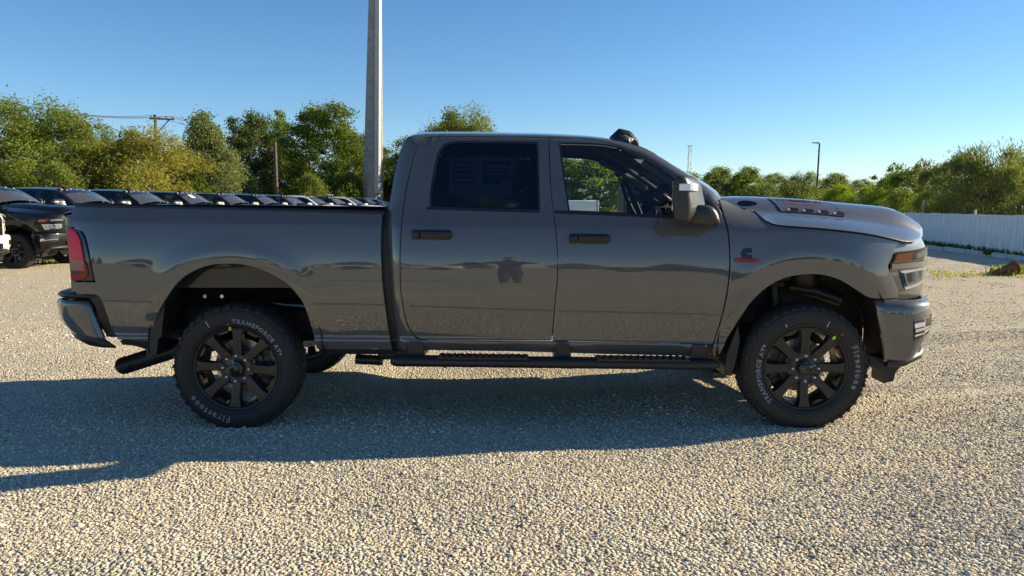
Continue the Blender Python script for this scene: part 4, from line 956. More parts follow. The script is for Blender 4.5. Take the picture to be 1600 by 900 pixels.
# ------------------------------------------------------------------ ground
def vary(m, c_list, scale, rand='Island'):
    pass
GM = bpy.data.materials.new('gravel_ground'); GM.use_nodes = True
def gravel_nodes(m):
    b = bsdf(m); geo = N(m, 'NewGeometry'); pos = geo.outputs['Position']
    v = N(m, 'TexVoronoi'); v.inputs['Scale'].default_value = 52; L(m, pos, v.inputs['Vector'])
    v2 = N(m, 'TexVoronoi'); v2.inputs['Scale'].default_value = 120; L(m, pos, v2.inputs['Vector'])
    big = N(m, 'TexNoise'); big.inputs['Scale'].default_value = .55; big.inputs['Detail'].default_value = 6; L(m, pos, big.inputs['Vector'])
    med = N(m, 'TexNoise'); med.inputs['Scale'].default_value = 3.0; med.inputs['Detail'].default_value = 5; L(m, pos, med.inputs['Vector'])
    cs = N(m, 'SeparateColor'); L(m, v.outputs['Color'], cs.inputs[0])
    stone = ramp(m, cs.outputs[0], [(0, (.33, .28, .205)), (.35, (.50, .44, .33)), (.7, (.60, .54, .41)), (1, (.70, .65, .52))])
    cs2 = N(m, 'SeparateColor'); L(m, v2.outputs['Color'], cs2.inputs[0])
    grit = ramp(m, cs2.outputs[1], [(0, (.46, .39, .27)), (.6, (.58, .50, .355)), (1, (.66, .58, .43))])
    mk = N(m, 'MapRange'); mk.inputs[1].default_value = .42; mk.inputs[2].default_value = .60
    ad = N(m, 'Math'); ad.operation = 'MULTIPLY_ADD'; ad.inputs[1].default_value = .45; L(m, med.outputs[0], ad.inputs[0]); 
    sc_ = N(m, 'Math'); sc_.operation = 'MULTIPLY'; sc_.inputs[1].default_value = .55; L(m, big.outputs[0], sc_.inputs[0]); L(m, sc_.outputs[0], ad.inputs[2])
    L(m, ad.outputs[0], mk.inputs[0])
    mx = N(m, 'MixRGB'); L(m, mk.outputs[0], mx.inputs[0]); L(m, stone.outputs[0], mx.inputs[1]); L(m, grit.outputs[0], mx.inputs[2])
    L(m, mx.outputs[0], b.inputs['Base Color']); b.inputs['Roughness'].default_value = .95; b.inputs['Specular IOR Level'].default_value = .15
    h = N(m, 'Math'); h.operation = 'MULTIPLY_ADD'; h.inputs[1].default_value = -1.2; L(m, v.outputs['Distance'], h.inputs[0]); 
    h2 = N(m, 'Math'); h2.operation = 'MULTIPLY'; h2.inputs[1].default_value = .6; L(m, cs.outputs[1], h2.inputs[0]); L(m, h2.outputs[0], h.inputs[2])
    bp = N(m, 'Bump'); bp.inputs['Strength'].default_value = 1.0; bp.inputs['Distance'].default_value = .016; L(m, h.outputs[0], bp.inputs['Height'])
    L(m, bp.outputs[0], b.inputs['Normal'])
gravel_nodes(GM)
rng = np.random.default_rng(7)
def hnoise(x, y):
    """gentle ruts and undulation of the lot, plus an added dip, metres"""
    z = .010 * np.sin(x * 1.3 + .7 * np.sin(y * .9)) * np.sin(y * 1.1 + .4) + .007 * np.sin(x * 2.9 + y * 1.7 + 1.0) + .005 * np.sin(y * 5.3 + x * .5 + np.sin(x * 1.3))
    z += .004 * np.sin(x * 7.1 + y * 3.3) * np.sin(y * 8.7 - x * 2.1)
    for c0, c1, c2, wd in ((5.35, .22, .03, .16), (6.9, .25, .02, .18), (3.15, .05, -.012, .14), (8.6, .1, .01, .2)):
        q = (y - c0 - c1 * (x - 2.5) - c2 * x * x) / wd; z += np.where(x > 1.2, 1, .35) * (.010 * np.exp(-(np.abs(q) - 1.5) ** 2 * 3) - .012 * np.exp(-q * q))
    d = np.ones_like(x)
    for wx in (XR, XF):
        for wy in (YC - .855, YC + .855): d = np.minimum(d, np.clip(np.hypot(x - wx, y - wy) / .9, 0, 1))
    fade = np.clip((40 - np.hypot(x, y)) / 20, 0, 1)
    dip = .055 * np.exp(-((y - 6.62) / .42) ** 2) * np.clip(np.minimum(np.abs(x - XR) - .45, np.abs(x - XF) - .45) / .35, 0, 1) * (np.abs(x) < 7)  # added hollow, shaped so sunlit ground shows beneath the truck
    return z * d * d * fade - .004 * (1 - d) - dip
def axis(a, b, dense, grow, end):
    v = list(np.arange(a, b + 1e-6, dense)); s = dense
    while v[-1] < end: s *= grow; v.append(v[-1] + s)
    s = dense
    while v[0] > -end: s *= grow; v.insert(0, v[0] - s)
    return np.array(v)
gx, gy = axis(-5.2, 5.2, .06, 1.16, 1600), axis(2.0, 9.5, .06, 1.14, 1600)
X_, Y_ = np.meshgrid(gx, gy); Z_g = hnoise(X_, Y_)
V = np.stack([X_.ravel(), Y_.ravel(), Z_g.ravel()], 1); nx, ny = len(gx), len(gy)
i = np.arange((nx - 1) * (ny - 1)); r_, c_ = i // (nx - 1), i % (nx - 1); a_ = r_ * nx + c_
me = bpy.data.meshes.new('ground'); me.from_pydata(V.tolist(), [], np.stack([a_, a_ + 1, a_ + nx + 1, a_ + nx], 1).tolist()); me.materials.append(GM)
me.polygons.foreach_set('use_smooth', np.ones(len(me.polygons), dtype=bool))
ground = bpy.data.objects.new('ground', me); COL.objects.link(ground); struct(ground, label='pale crushed stone parking lot')

# loose stones: points with instanced pebbles (geometry nodes)
SM = bpy.data.materials.new('pebble_stone'); SM.use_nodes = True
oi = N(SM, 'ObjectInfo'); st = ramp(SM, oi.outputs['Random'], [(0, (.24, .205, .155)), (.2, (.42, .365, .28)), (.6, (.58, .515, .40)), (.88, (.68, .61, .48)), (1, (.76, .71, .60))])
L(SM, st.outputs[0], bsdf(SM).inputs['Base Color']); bsdf(SM).inputs['Roughness'].default_value = .9; bsdf(SM).inputs['Specular IOR Level'].default_value = .2
def stones(name, n, ymin, ymax, rmin, rmax, seed, fall):
    g = np.random.default_rng(seed)
    y = ymin + (ymax - ymin) * g.random(n) ** fall
    x = (g.random(n) * 2 - 1) * (.86 * y + 1.0)
    # patchiness: fewer stones where fine dust has been driven in
    p = .5 + .5 * np.sin(x * .9 + 1.7 * np.sin(y * .7 + .3)) * np.sin(y * 1.4 + .8 * np.sin(x * .6))
    p2 = .5 + .25 * np.sin(x * 2.3 + 2.1 * np.sin(y * 1.9 + 1) + .6) + .25 * np.sin(y * 2.9 + 1.8 * np.sin(x * 1.3 + 2)); p = .25 + .75 * np.clip(.45 * p + .75 * p2, 0, 1)
    for c0, c1, c2, wd in ((5.35, .22, .03, .22), (6.9, .25, .02, .25), (3.15, .05, -.012, .20), (8.6, .1, .01, .3), (10.4, .12, .01, .35), (13, .1, 0, .5), (17, .05, 0, .6)):
        q = np.exp(-((y - c0 - c1 * (x - 2.5) - c2 * x * x) / wd) ** 2) * (.55 + .45 * np.sin(x * .8 + c0)); p *= 1 - .78 * np.clip(q, 0, 1)
    keep = g.random(n) < p; x, y = x[keep], y[keep]; z = hnoise(x, y)
    r = rmin + (rmax - rmin) * g.random(len(x)) ** 2.6; r *= np.where(g.random(len(x)) < .025, 1.75, 1.0)
    me = bpy.data.meshes.new(name); me.from_pydata(np.stack([x, y, z + r * .08], 1).tolist(), [], [])
    at_ = me.attributes.new('rad', 'FLOAT', 'POINT'); at_.data.foreach_set('value', r.astype(np.float32))
    me.materials.append(SM)
    o = bpy.data.objects.new(name, me); COL.objects.link(o); struct(o, 'stuff', 'loose crushed limestone pebbles spread over the lot')
    ng = bpy.data.node_groups.new(name, 'GeometryNodeTree')
    ng.interface.new_socket('Geometry', in_out='INPUT', socket_type='NodeSocketGeometry'); ng.interface.new_socket('Geometry', in_out='OUTPUT', socket_type='NodeSocketGeometry')
    A = lambda t: ng.nodes.new(t); lk = ng.links.new
    gi, go = A('NodeGroupInput'), A('NodeGroupOutput'); jn = A('GeometryNodeJoinGeometry')
    for k in range(4):
        ico = A('GeometryNodeMeshIcoSphere'); ico.inputs['Radius'].default_value = 1; ico.inputs['Subdivisions'].default_value = 2 if k == 0 else 1
        sp = A('GeometryNodeSetPosition'); nz = A('ShaderNodeTexNoise'); nz.noise_dimensions = '4D'; nz.inputs['W'].default_value = k * 3.7; nz.inputs['Scale'].default_value = 1.1
        vm = A('ShaderNodeVectorMath'); vm.operation = 'SUBTRACT'; vm.inputs[1].default_value = (.5, .5, .5); lk(nz.outputs['Color'], vm.inputs[0])
        v2 = A('ShaderNodeVectorMath'); v2.operation = 'SCALE'; v2.inputs['Scale'].default_value = 1.5; lk(vm.outputs[0], v2.inputs[0]); lk(v2.outputs[0], sp.inputs['Offset'])
        lk(ico.outputs['Mesh'], sp.inputs['Geometry']); tr = A('GeometryNodeTransform'); tr.inputs['Scale'].default_value = ((1, .8, .6), (1, .6, .7), (.8, 1, .55), (1.1, .7, .5))[k]
        lk(sp.outputs[0], tr.inputs['Geometry']); sm = A('GeometryNodeSetMaterial'); sm.inputs['Material'].default_value = SM; lk(tr.outputs[0], sm.inputs[0])
        gt = A('GeometryNodeGeometryToInstance'); lk(sm.outputs[0], gt.inputs[0]); lk(gt.outputs[0], jn.inputs[0])
    ip = A('GeometryNodeInstanceOnPoints'); lk(gi.outputs[0], ip.inputs['Points']); lk(jn.outputs[0], ip.inputs['Instance']); ip.inputs['Pick Instance'].default_value = True
    na = A('GeometryNodeInputNamedAttribute'); na.data_type = 'FLOAT'; na.inputs['Name'].default_value = 'rad'
    lk(na.outputs['Attribute'], ip.inputs['Scale'])
    rv = A('FunctionNodeRandomValue'); rv.data_type = 'FLOAT_VECTOR'; rv.inputs[0].default_value = (-.5, -.5, 0); rv.inputs[1].default_value = (.5, .5, 6.28); rv.inputs['Seed'].default_value = seed
    lk(rv.outputs[0], ip.inputs['Rotation']); lk(ip.outputs[0], go.inputs[0])
    md = o.modifiers.new('stones', 'NODES'); md.node_group = ng
    return o
stones('gravel_stones', 520000, 1.9, 9.0, .0026, .0105, 11, 1.45)
stones('gravel_stones', 130000, 8.5, 24.0, .005, .015, 12, 1.1)

# ------------------------------------------------------------------ the row of parked pickups
fins = [112, 215, 296, 358, 406, 445, 484, 518, 548, 579, 597]
finx = .86                                             # fin position ahead of the truck's origin
hd = radians(-6)                                      # their heading: to the right and a little towards the eye
ROW = []
u = [(p - 800) / F / .9944 for p in fins]
A_ = np.array([[1, k + 1] for k in range(11)]); 
best = None
for Y0 in np.arange(17, 24, .25):
    for b_ in np.arange(2.0, 4.5, .05):
        y = np.array([uu * (Y0 + b_ * (k + 1)) for k, uu in enumerate(u)]); sol, res, *_ = np.linalg.lstsq(A_, y, rcond=None)
        e = ((A_ @ sol - y) / (Y0 + b_ * np.arange(1, 12))); e = float((e * e).sum()) + 1e-4 * (b_ - 2.9) ** 2 + 1e-4 * (Y0 - 20) ** 2
        if best is None or e < best[0]: best = (e, Y0, b_, sol)
_, Y0, b_, sol = best

def fin_pos(k): return (sol[0] + sol[1] * k) * .94, (Y0 + b_ * k) * .94
Rh = Matrix.Rotation(hd, 3, 'Z')
NOUNDER = ('frame_rail', 'rear_axle', 'front_axle', 'engine_block', 'bed_floor', 'bed_inner_wall', 'bed_front_wall', 'cab_floor', 'firewall', 'wheelhouse', 'wheelhouse_roof', 'bed_flange', 'brake_caliper', 'brake_disc', 'exhaust_pipe', 'board_bracket', 'step_pad', 'lug_nut', 'hub_cap', 'vent_seam', 'hood_vent_panel', 'vent_louvre', 'vent_lip_glint', 'parking_sensor', 'bumper_end_cap', 'lower_valance', 'wiper', 'wheel_liner', 'side_lens', 'lower_lens', 'steering_wheel')
NEARKEEP = ('lug_nut', 'hub_cap', 'brake_disc', 'frame_rail', 'front_axle', 'wheel_liner', 'hood_vent_panel', 'vent_seam', 'steering_wheel')
spec = [(-1, 'white_paint', 'white pickup truck nosing in at the left edge', .04, -.1), (0, 'black_paint', 'nearest black pickup truck showing its grille and front wheel', .0, 0.),
        (1, 'dark_paint', 'dark pickup truck directly behind the nearest black one', 0, 0), (2, 'black_paint', 'black pickup truck under the yellowing tree, third from the left in the row', 0, 0),
        (3, 'black_paint', 'black pickup truck with a white slip on its windshield, right of the yellowing tree', 0, 0), (4, 'dark_paint', 'dark pickup truck in front of the vine-covered tree', 0, 0),
        (5, 'black_paint', 'black pickup truck just left of the thin dark pole', 0, 0), (6, 'dark_paint', 'dark pickup truck just right of the thin dark pole, next to a white one', 0, 0),
        (7, 'white_paint', 'white pickup truck between two dark ones below the broad oak', 0, 0), (8, 'black_paint', 'black pickup truck between the two white ones in the row', 0, 0),
        (9, 'white_paint', 'white pickup truck in front of the grey ribbed panel', 0, 0), (10, 'dark_paint', 'dark pickup truck at the foot of the concrete tower pole', 0, 0),
        (11, 'white_paint', 'farthest white pickup truck, right of the concrete pole', 0, 0)]
for k, pm, lab, dx, dy in spec:
    x, y = fin_pos(k); o_ = Vector((x + dx, y + dy, 0)) - Rh @ Vector((.87, -.45, 0))
    sk = [s for s in NOUNDER if not (k <= 1 and s in NEARKEEP)]
    if k > 1: sk += ['tailgate', 'bed_side', 'rear_bumper', 'tail_light', 'rail_cap', 'rail_top'] if k > 4 else []
    r = copy_truck(o_, hd, pm, lab, skip=tuple(sk))
    if k == 3:                                           # price slip behind the windscreen
        e = E0[iW - 4]; e2 = E0[iW - 8]; ye = Wcab(*e); wc = wcrown(e) * (1 - .35 ** 2); d_ = (e2 - e) / np.linalg.norm(e2 - e); nn = np.array((-d_[1], d_[0])); nn = nn if nn[0] > 0 else -nn
        b0_ = np.array(e) + nn * (wc + .012); b1_ = b0_ + d_ * .20
        newobj('paper_slip', [(b0_[0], -.42, b0_[1]), (b0_[0], -.14, b0_[1]), (b1_[0], -.14, b1_[1]), (b1_[0], -.42, b1_[1])], [(0, 1, 2, 3)], M['sticker'], r)
# ------------------------------------------------------------------ trees
def leafmat(name, cols, trans=.45, tint=.0):
    m = bpy.data.materials.new(name); m.use_nodes = True; b = bsdf(m); out = m.node_tree.nodes['Material Output']
    g = N(m, 'NewGeometry'); r = ramp(m, g.outputs['Random Per Island'], [(i / (len(cols) - 1), c) for i, c in enumerate(cols)])
    L(m, r.outputs[0], b.inputs['Base Color']); b.inputs['Roughness'].default_value = .55; b.inputs['Specular IOR Level'].default_value = .35
    t = N(m, 'BsdfTranslucent'); hs = N(m, 'HueSaturation'); hs.inputs['Value'].default_value = 1.25; hs.inputs['Saturation'].default_value = 1.15; L(m, r.outputs[0], hs.inputs['Color']); L(m, hs.outputs[0], t.inputs[0])
    mx = N(m, 'MixShader'); mx.inputs[0].default_value = trans; L(m, b.outputs[0], mx.inputs[1]); L(m, t.outputs[0], mx.inputs[2]); L(m, mx.outputs[0], out.inputs[0])
    return m
LM = {
 'fresh': leafmat('fresh_leaf', [(0.112, 0.160, 0.025), (0.180, 0.228, 0.038), (0.250, 0.275, 0.055), (0.138, 0.180, 0.035)]),
 'gold': leafmat('yellowing_leaf', [(0.228, 0.222, 0.039), (0.342, 0.318, 0.055), (0.410, 0.372, 0.083), (0.194, 0.216, 0.039), (0.285, 0.276, 0.055)]),
 'dark': leafmat('dark_leaf', [(0.059, 0.095, 0.019), (0.100, 0.139, 0.029), (0.149, 0.178, 0.039), (0.076, 0.109, 0.024)]),
 'oak': leafmat('oak_leaf', [(0.083, 0.131, 0.021), (0.147, 0.207, 0.035), (0.211, 0.251, 0.050), (0.100, 0.153, 0.028)]),
 'vine': leafmat('grey_green_leaf', [(0.100, 0.139, 0.040), (0.180, 0.217, 0.072), (0.260, 0.287, 0.112), (0.120, 0.149, 0.047)]),
 'shrub': leafmat('shrub_leaf', [(0.132, 0.202, 0.028), (0.219, 0.296, 0.039), (0.307, 0.368, 0.052), (0.154, 0.214, 0.035)]),
 'far': leafmat('far_leaf', [(0.110, 0.154, 0.039), (0.164, 0.214, 0.052), (0.219, 0.260, 0.070), (0.132, 0.167, 0.044)]),
 'willow': leafmat('willow_leaf', [(0.120, 0.149, 0.039), (0.180, 0.208, 0.054), (0.239, 0.257, 0.079), (0.140, 0.168, 0.047)]),
 'weed': leafmat('weed_leaf', [(0.120, 0.178, 0.024), (0.239, 0.277, 0.047), (0.399, 0.377, 0.096), (0.180, 0.238, 0.032)]),
}
BARK = noisy(mat('bark', (.10, .08, .06), .95), 6, (.06, .05, .04), (.16, .135, .11), bump=.6, bscale=25)
def tree_meshes(seed, h, rad, leaves, ls, lw, droop=0., low=.12, clumps=150, cr=.55, stems=1, gap=.0, up=.2, shape='round', name='tree'):
    g = np.random.default_rng(seed); mb = MB(); tips = []
    R = lambda a=1.: g.normal(0, a)
    def branch(p, d, L_, r, lev):
        pts = [p.copy()]; rs = [r]; n = 4
        for i in range(n):
            d = d + np.array((R(.14), R(.14), R(.10) + .05)); d /= np.linalg.norm(d); p = p + d * L_ / n; pts.append(p.copy()); rs.append(r * (1 - .55 * (i + 1) / n))
        mb.tube(pts, rs, 6 if lev < 2 else 4, caps=False)
        if lev == 3: tips.append(p); return
        k = (4, 4, 3)[lev]
        for j in range(k):
            q = pts[2 + (j % 3)] if lev else pts[2 + (j % 3)]
            a = 2 * pi * (j + g.random()) / k; o = np.array((cos(a), sin(a), .35 + up + R(.25)))
            nd = d * .45 + o * .75; nd /= np.linalg.norm(nd); branch(q, nd, L_ * (.60 + .2 * g.random()), rs[2] * .6, lev + 1)
    for s in range(stems):
        a = 2 * pi * s / max(1, stems) + g.random(); sp = .0 if stems == 1 else .35
        branch(np.array((sp * cos(a), sp * sin(a), -.1)), np.array((.5 * sp * cos(a), .5 * sp * sin(a), 1.)), h * .42, h * .022 / sqrt(stems) + .02, 0)
    # crown clumps: on an uneven shell and inside it
    lob = [(2 * pi * g.random(), g.random() * 1.2 - .1, .55 + .5 * g.random()) for _ in range(9)]
    C = []; tries = 0
    while len(C) < clumps and tries < clumps * 40:
        tries += 1; a = 2 * pi * g.random(); t = g.random(); z = low + (1 - low) * t
        if shape == 'round': prof = sqrt(max(0, 1 - ((t - .42) / .60) ** 2))
        elif shape == 'vase': prof = .45 + .75 * t - .95 * max(0, t - .62) * 1.6
        else: prof = 1 - .75 * t ** 2
        m = .72 + .30 * sin(3 * a + seed) * sin(5 * t + seed * 1.3) + .22 * sin(7 * a + 4 * t + seed)
        rr = prof * m * (.35 + .65 * g.random() ** .45)
        if g.random() < gap * (.5 + .5 * sin(4 * a + 9 * t + seed)): continue
        C.append((rad * rr * cos(a), rad * rr * sin(a), h * z * (.93 + .10 * sin(2 * a + seed)) ))
    C = np.array(C); k = g.integers(0, len(C), leaves); cs = (cr * (.6 + .8 * g.random(len(C))))[k][:, None]
    off = g.normal(0, .42, (leaves, 3)) * cs * np.array((1, 1, .75)); off[:, 2] -= droop * np.hypot(off[:, 0], off[:, 1]) * .8
    P = C[k] + off
    d = g.normal(0, 1, (leaves, 3)); d /= np.linalg.norm(d, axis=1)[:, None]; out = P - np.array((0, 0, h * .5)); out /= np.linalg.norm(out, axis=1)[:, None]
    d = d * .8 + out * .5 + np.array((0, 0, up - droop)); d /= np.linalg.norm(d, axis=1)[:, None]
    q = np.cross(d, g.normal(0, 1, (leaves, 3))); q /= np.linalg.norm(q, axis=1)[:, None]
    l = (ls * (.6 + .8 * g.random(leaves)))[:, None]; w_ = l * lw
    nrm = np.cross(d, q)
    V = np.empty((leaves, 4, 3)); V[:, 0] = P - d * l * .5; V[:, 1] = P + q * w_ * .5 + nrm * w_ * .2; V[:, 2] = P + d * l * .5; V[:, 3] = P - q * w_ * .5 + nrm * w_ * .2
    V[:, :, 2] = np.maximum(V[:, :, 2], .03)
    me = bpy.data.meshes.new('crown'); i = np.arange(leaves * 4).reshape(-1, 4)
    me.from_pydata(V.reshape(-1, 3).tolist(), [], i.tolist()); me.update()
    tm = bpy.data.meshes.new('trunk'); tm.from_pydata(mb.v, [], mb.f); tm.materials.append(BARK); tm.polygons.foreach_set('use_smooth', np.ones(len(tm.polygons), dtype=bool))
    top = float(np.percentile(V[:, 2, 2], 99.6)); hw = float(np.percentile(np.abs(V[:, 0, 0]), 98.5))
    return tm, me, top, hw
TK = {
 'ash': tree_meshes(1, 7.5, 4.2, 40000, .19, .30, droop=.30, clumps=230, cr=.75, stems=2, low=.10),
 'ash2': tree_meshes(21, 7.5, 4.0, 38000, .19, .30, droop=.25, clumps=210, cr=.72, stems=2, low=.08, gap=.3),
 'mesq': tree_meshes(2, 6.5, 3.6, 34000, .23, .22, droop=.55, clumps=190, cr=.80, stems=3, low=.14, gap=.35),
 'oak': tree_meshes(3, 8.5, 3.4, 34000, .165, .5, droop=.05, clumps=190, cr=.62, stems=1, low=.16, gap=.55),
 'oak2': tree_meshes(13, 8.5, 3.0, 30000, .165, .5, droop=.05, clumps=170, cr=.60, stems=1, low=.10, gap=.45),
 'vine': tree_meshes(4, 7.5, 2.8, 30000, .165, .55, droop=.15, clumps=180, cr=.6, stems=2, low=.04, gap=.3),
 'airy': tree_meshes(5, 8.5, 2.2, 7000, .22, .4, droop=.1, clumps=70, cr=.6, stems=1, low=.45, gap=.5),
 'bush': tree_meshes(6, 3.2, 2.6, 18000, .135, .42, droop=.10, clumps=120, cr=.5, stems=4, low=.04, shape='dome', up=.4),
 'bush2': tree_meshes(16, 3.0, 2.8, 19000, .14, .32, droop=.15, clumps=110, cr=.5, stems=4, low=.04, shape='dome', up=.5),
 'willow': tree_meshes(7, 4.2, 3.0, 26000, .24, .13, droop=.10, clumps=210, cr=.55, stems=5, low=.05, shape='vase', up=.75),
 'open': tree_meshes(8, 4.8, 3.2, 15000, .165, .42, droop=.05, clumps=120, cr=.42, stems=3, low=.25, gap=.6, shape='vase', up=.4),
}
def place_tree(kind, leaf, px, top, hw, Y, label, group, name='tree', seed=0, y_is_top=True):
    tm, me, h0, r0 = TK[kind]; X = at(px, 322, Y).x; hh = at(px, top, Y).z; s = hw * Y / F / r0
    put_tree(kind, leaf, X, Y, hh, s, label, group, name, seed)
def put_tree(kind, leaf, X, Y, hh, s, label, group, name, seed):
    tm, me, h0, r0 = TK[kind]
    r = empty(name, (X, Y, 0), seed * 2.1); tag(r, label, 'shrub' if name == 'shrub' else 'tree', group)
    for nm, m in (('trunk', tm), ('crown', me)):
        o = bpy.data.objects.new(nm if name != 'shrub' else ('stem' if nm == 'trunk' else 'foliage'), m); COL.objects.link(o); o.parent = r; o.scale = (s, s, hh / h0)
        if nm == 'crown':
            if not m.materials: m.materials.append(LM[leaf])
            o.material_slots[0].link = 'OBJECT'; o.material_slots[0].material = LM[leaf]
GL = 'trees behind the parked trucks on the left'
place_tree('ash', 'fresh', 62, 158, 128, 44, 'broad yellow-green tree at the far left behind the black truck', GL, seed=0)
place_tree('ash2', 'fresh', -75, 172, 110, 47, 'green tree cut off by the left edge of the photo', GL, seed=1)
place_tree('mesq', 'gold', 228, 203, 90, 45, 'rounded golden yellowing tree beside the utility pole', GL, seed=0)
place_tree('ash2', 'oak', 160, 205, 70, 52, 'olive tree filling the gap left of the golden tree', GL, seed=2)
place_tree('vine', 'vine', 325, 180, 55, 49, 'vine-covered grey-green tree right of the utility pole', GL, seed=0)
place_tree('oak2', 'dark', 388, 180, 52, 66, 'tall dark tree left of the thin dark pole', GL, seed=1)
place_tree('airy', 'oak', 436, 173, 28, 68, 'thin airy treetop right above the thin dark pole', GL, seed=0)
place_tree('oak', 'oak', 505, 165, 74, 63, 'large oak-like tree left of the concrete pole', GL, seed=0)
place_tree('oak2', 'dark', 560, 205, 44, 67, 'dark tree tucked behind the oak beside the concrete pole', GL, seed=3)
place_tree('vine', 'dark', 604, 232, 46, 73, 'dark tree between the concrete pole and the cab', GL, seed=2)
place_tree('vine', 'dark', 288, 238, 50, 57, 'shadowy tree behind the golden and the vine-covered trees', GL, seed=4)
place_tree('vine', 'dark', 455, 235, 45, 71, 'shadowy low tree between the thin dark pole and the oak', GL, seed=5)
place_tree('oak2', 'dark', 110, 225, 70, 56, 'shadowy tree deep behind the broad yellow-green tree', GL, seed=6)
GS = 'shrubs under the trees on the left'
for px, top, hw, Y, leaf, lab in ((20, 262, 60, 41, 'oak', 'low olive shrub left under the broad tree'), (95, 255, 45, 40, 'fresh', 'bright low shrub under the broad yellow-green tree'), (178, 268, 55, 44, 'dark', 'dark shrub in front of the olive tree'),
        (300, 268, 45, 47, 'oak', 'olive shrub at the foot of the vine-covered tree'), (372, 262, 46, 59, 'vine', 'grey-green shrub at the foot of the tall dark tree'), (425, 288, 30, 61, 'dark', 'small dark shrub at the thin dark pole'),
        (487, 272, 30, 57, 'fresh', 'bright yellow-green shrub in front of the oak'), (545, 270, 42, 60, 'oak', 'olive shrub just left of the concrete pole'), (608, 275, 30, 63, 'dark', 'dark shrub just right of the concrete pole')):
    place_tree('bush', leaf, px, top, hw, Y, lab, GS, 'shrub', seed=px)
GB = 'trees beyond the lot behind the grey truck'
place_tree('mesq', 'fresh', 722, 173, 72, 52, 'pale green treetop rising above the cab roof', GB, seed=3)
for i, (px, top, hw, Y, kd, lf, lab) in enumerate(((668, 215, 60, 62, 'oak', 'dark', 'dark tree hidden low behind the rear of the cab'), (795, 225, 70, 66, 'oak2', 'oak', 'tree behind the rear door window'), (870, 246, 62, 58, 'vine', 'oak', 'rounded green tree at the left in the front door window'),
        (940, 246, 66, 56, 'vine', 'shrub', 'bushy green tree in the middle of the front door window'), (1010, 262, 60, 60, 'vine', 'oak', 'bushy green tree behind the steering wheel'), (1065, 270, 50, 66, 'vine', 'far', 'green tree behind the door mirror'))):
    place_tree(kd, lf, px, top, hw, Y, lab, GB, seed=i + 2)
GR = 'trees along the far right side'
for i, (px, top, hw, Y, kd, lf, lab) in enumerate(((1118, 262, 42, 84, 'vine', 'far', 'rounded tree just right of the thin mast'), (1163, 262, 40, 80, 'vine', 'oak', 'rounded dark tree above the windshield base'), (1208, 272, 42, 88, 'ash2', 'far', 'hazy green tree above the hood vent'),
        (1252, 270, 40, 80, 'ash', 'far', 'hazy green tree left of the lamp post'), (1300, 272, 42, 86, 'vine', 'far', 'pale green tree right of the lamp post'), (1345, 281, 36, 92, 'ash2', 'far', 'farthest low tree in the dip of the treeline'),
        (1388, 272, 36, 78, 'vine', 'oak', 'low dark tree right of the dip in the treeline'), (1418, 256, 42, 50, 'open', 'oak', 'open-branched tree with sky showing through'), (1462, 250, 42, 46, 'open', 'willow', 'open-branched tree beside the big willowy one'),
        (1545, 228, 76, 30, 'willow', 'willow', 'big feathery willow-like tree behind the white fence'), (1628, 236, 60, 32, 'willow', 'willow', 'feathery willow-like tree cut off by the right edge'), (1500, 268, 50, 36, 'willow', 'willow', 'smaller feathery tree left of the big willowy one'), (1590, 250, 60, 40, 'ash', 'oak', 'green tree behind the big willowy one'))):
    place_tree(kd, lf, px, top, hw, Y, lab, GR, seed=i * 3 + 1)
GF = 'bright shrubs behind the white fence'
for i, (px, top, hw, Y, lf, lab) in enumerate(((1190, 288, 60, 62, 'far', 'pale shrub behind the hood bulge'), (1245, 286, 55, 58, 'far', 'grey-green shrub left below the lamp post'), (1310, 290, 50, 52, 'shrub', 'bright green shrub right below the lamp post'),
        (1362, 292, 48, 47, 'shrub', 'bright green shrub above the hood front'), (1408, 297, 42, 42, 'fresh', 'yellow-green shrub spilling over the far end of the white fence'), (1448, 296, 44, 38, 'shrub', 'green shrub behind the leaning fence post'), (1490, 300, 42, 34.5, 'shrub', 'green shrub hanging over the middle of the white fence'), (1545, 306, 46, 31, 'willow', 'dark low shrub under the big willowy tree'), (1610, 300, 46, 28, 'willow', 'dark low shrub at the right edge above the white fence'))):
    place_tree('bush2', lf, px, top, hw, Y, lab, GF, 'shrub', seed=i * 2)

# ------------------------------------------------------------------ white corrugated fence
M['fence'] = noisy(mat('white_sheet_metal', (.82, .81, .79), .45), 1.5, (.74, .73, .71), (.86, .85, .83), bump=.03)
fence = empty('corrugated_fence', (14.55, 19.5, 0)); tag(fence, 'white corrugated metal fence along the right side of the lot', 'fence')
pw = .80; prof = []
for k in range(4): prof += [(k * .20, 0), (k * .20 + .075, 0), (k * .20 + .095, -.075), (k * .20 + .155, -.075), (k * .20 + .175, 0)]
prof = [(min(a, pw), b) for a, b in prof]
FH = 1.20
V = [(a, b, z) for z in (.01, FH) for a, b in prof] + [(a, b + .004, z) for z in (.01, FH) for a, b in prof]; n = len(prof)
Fc = [(i, i + 1, n + i + 1, n + i) for i in range(n - 1)] + [(2 * n + i, 3 * n + i, 3 * n + i + 1, 2 * n + i + 1) for i in range(n - 1)] + [(n + i, n + i + 1, 3 * n + i + 1, 3 * n + i) for i in range(n - 1)]
pm_ = bpy.data.meshes.new('fence_panel'); pm_.from_pydata(V, [], Fc); pm_.materials.append(M['fence'])
rr_ = random.Random(4)
def run(p, q):
    p, q = Vector(p), Vector(q); d = (q - p); n_ = int(d.length / pw); d.normalize()
    for k in range(n_):
        o = bpy.data.objects.new('fence_panel', pm_); COL.objects.link(o); o.parent = fence; o.location = p + d * pw * k - fence.location; o.location.z = rr_.uniform(-.012, .012); o.rotation_euler = (rr_.uniform(-.01, .01), 0, atan2(d.y, d.x))
run((20.6, 62, 0), (14.35, 18.0, 0))
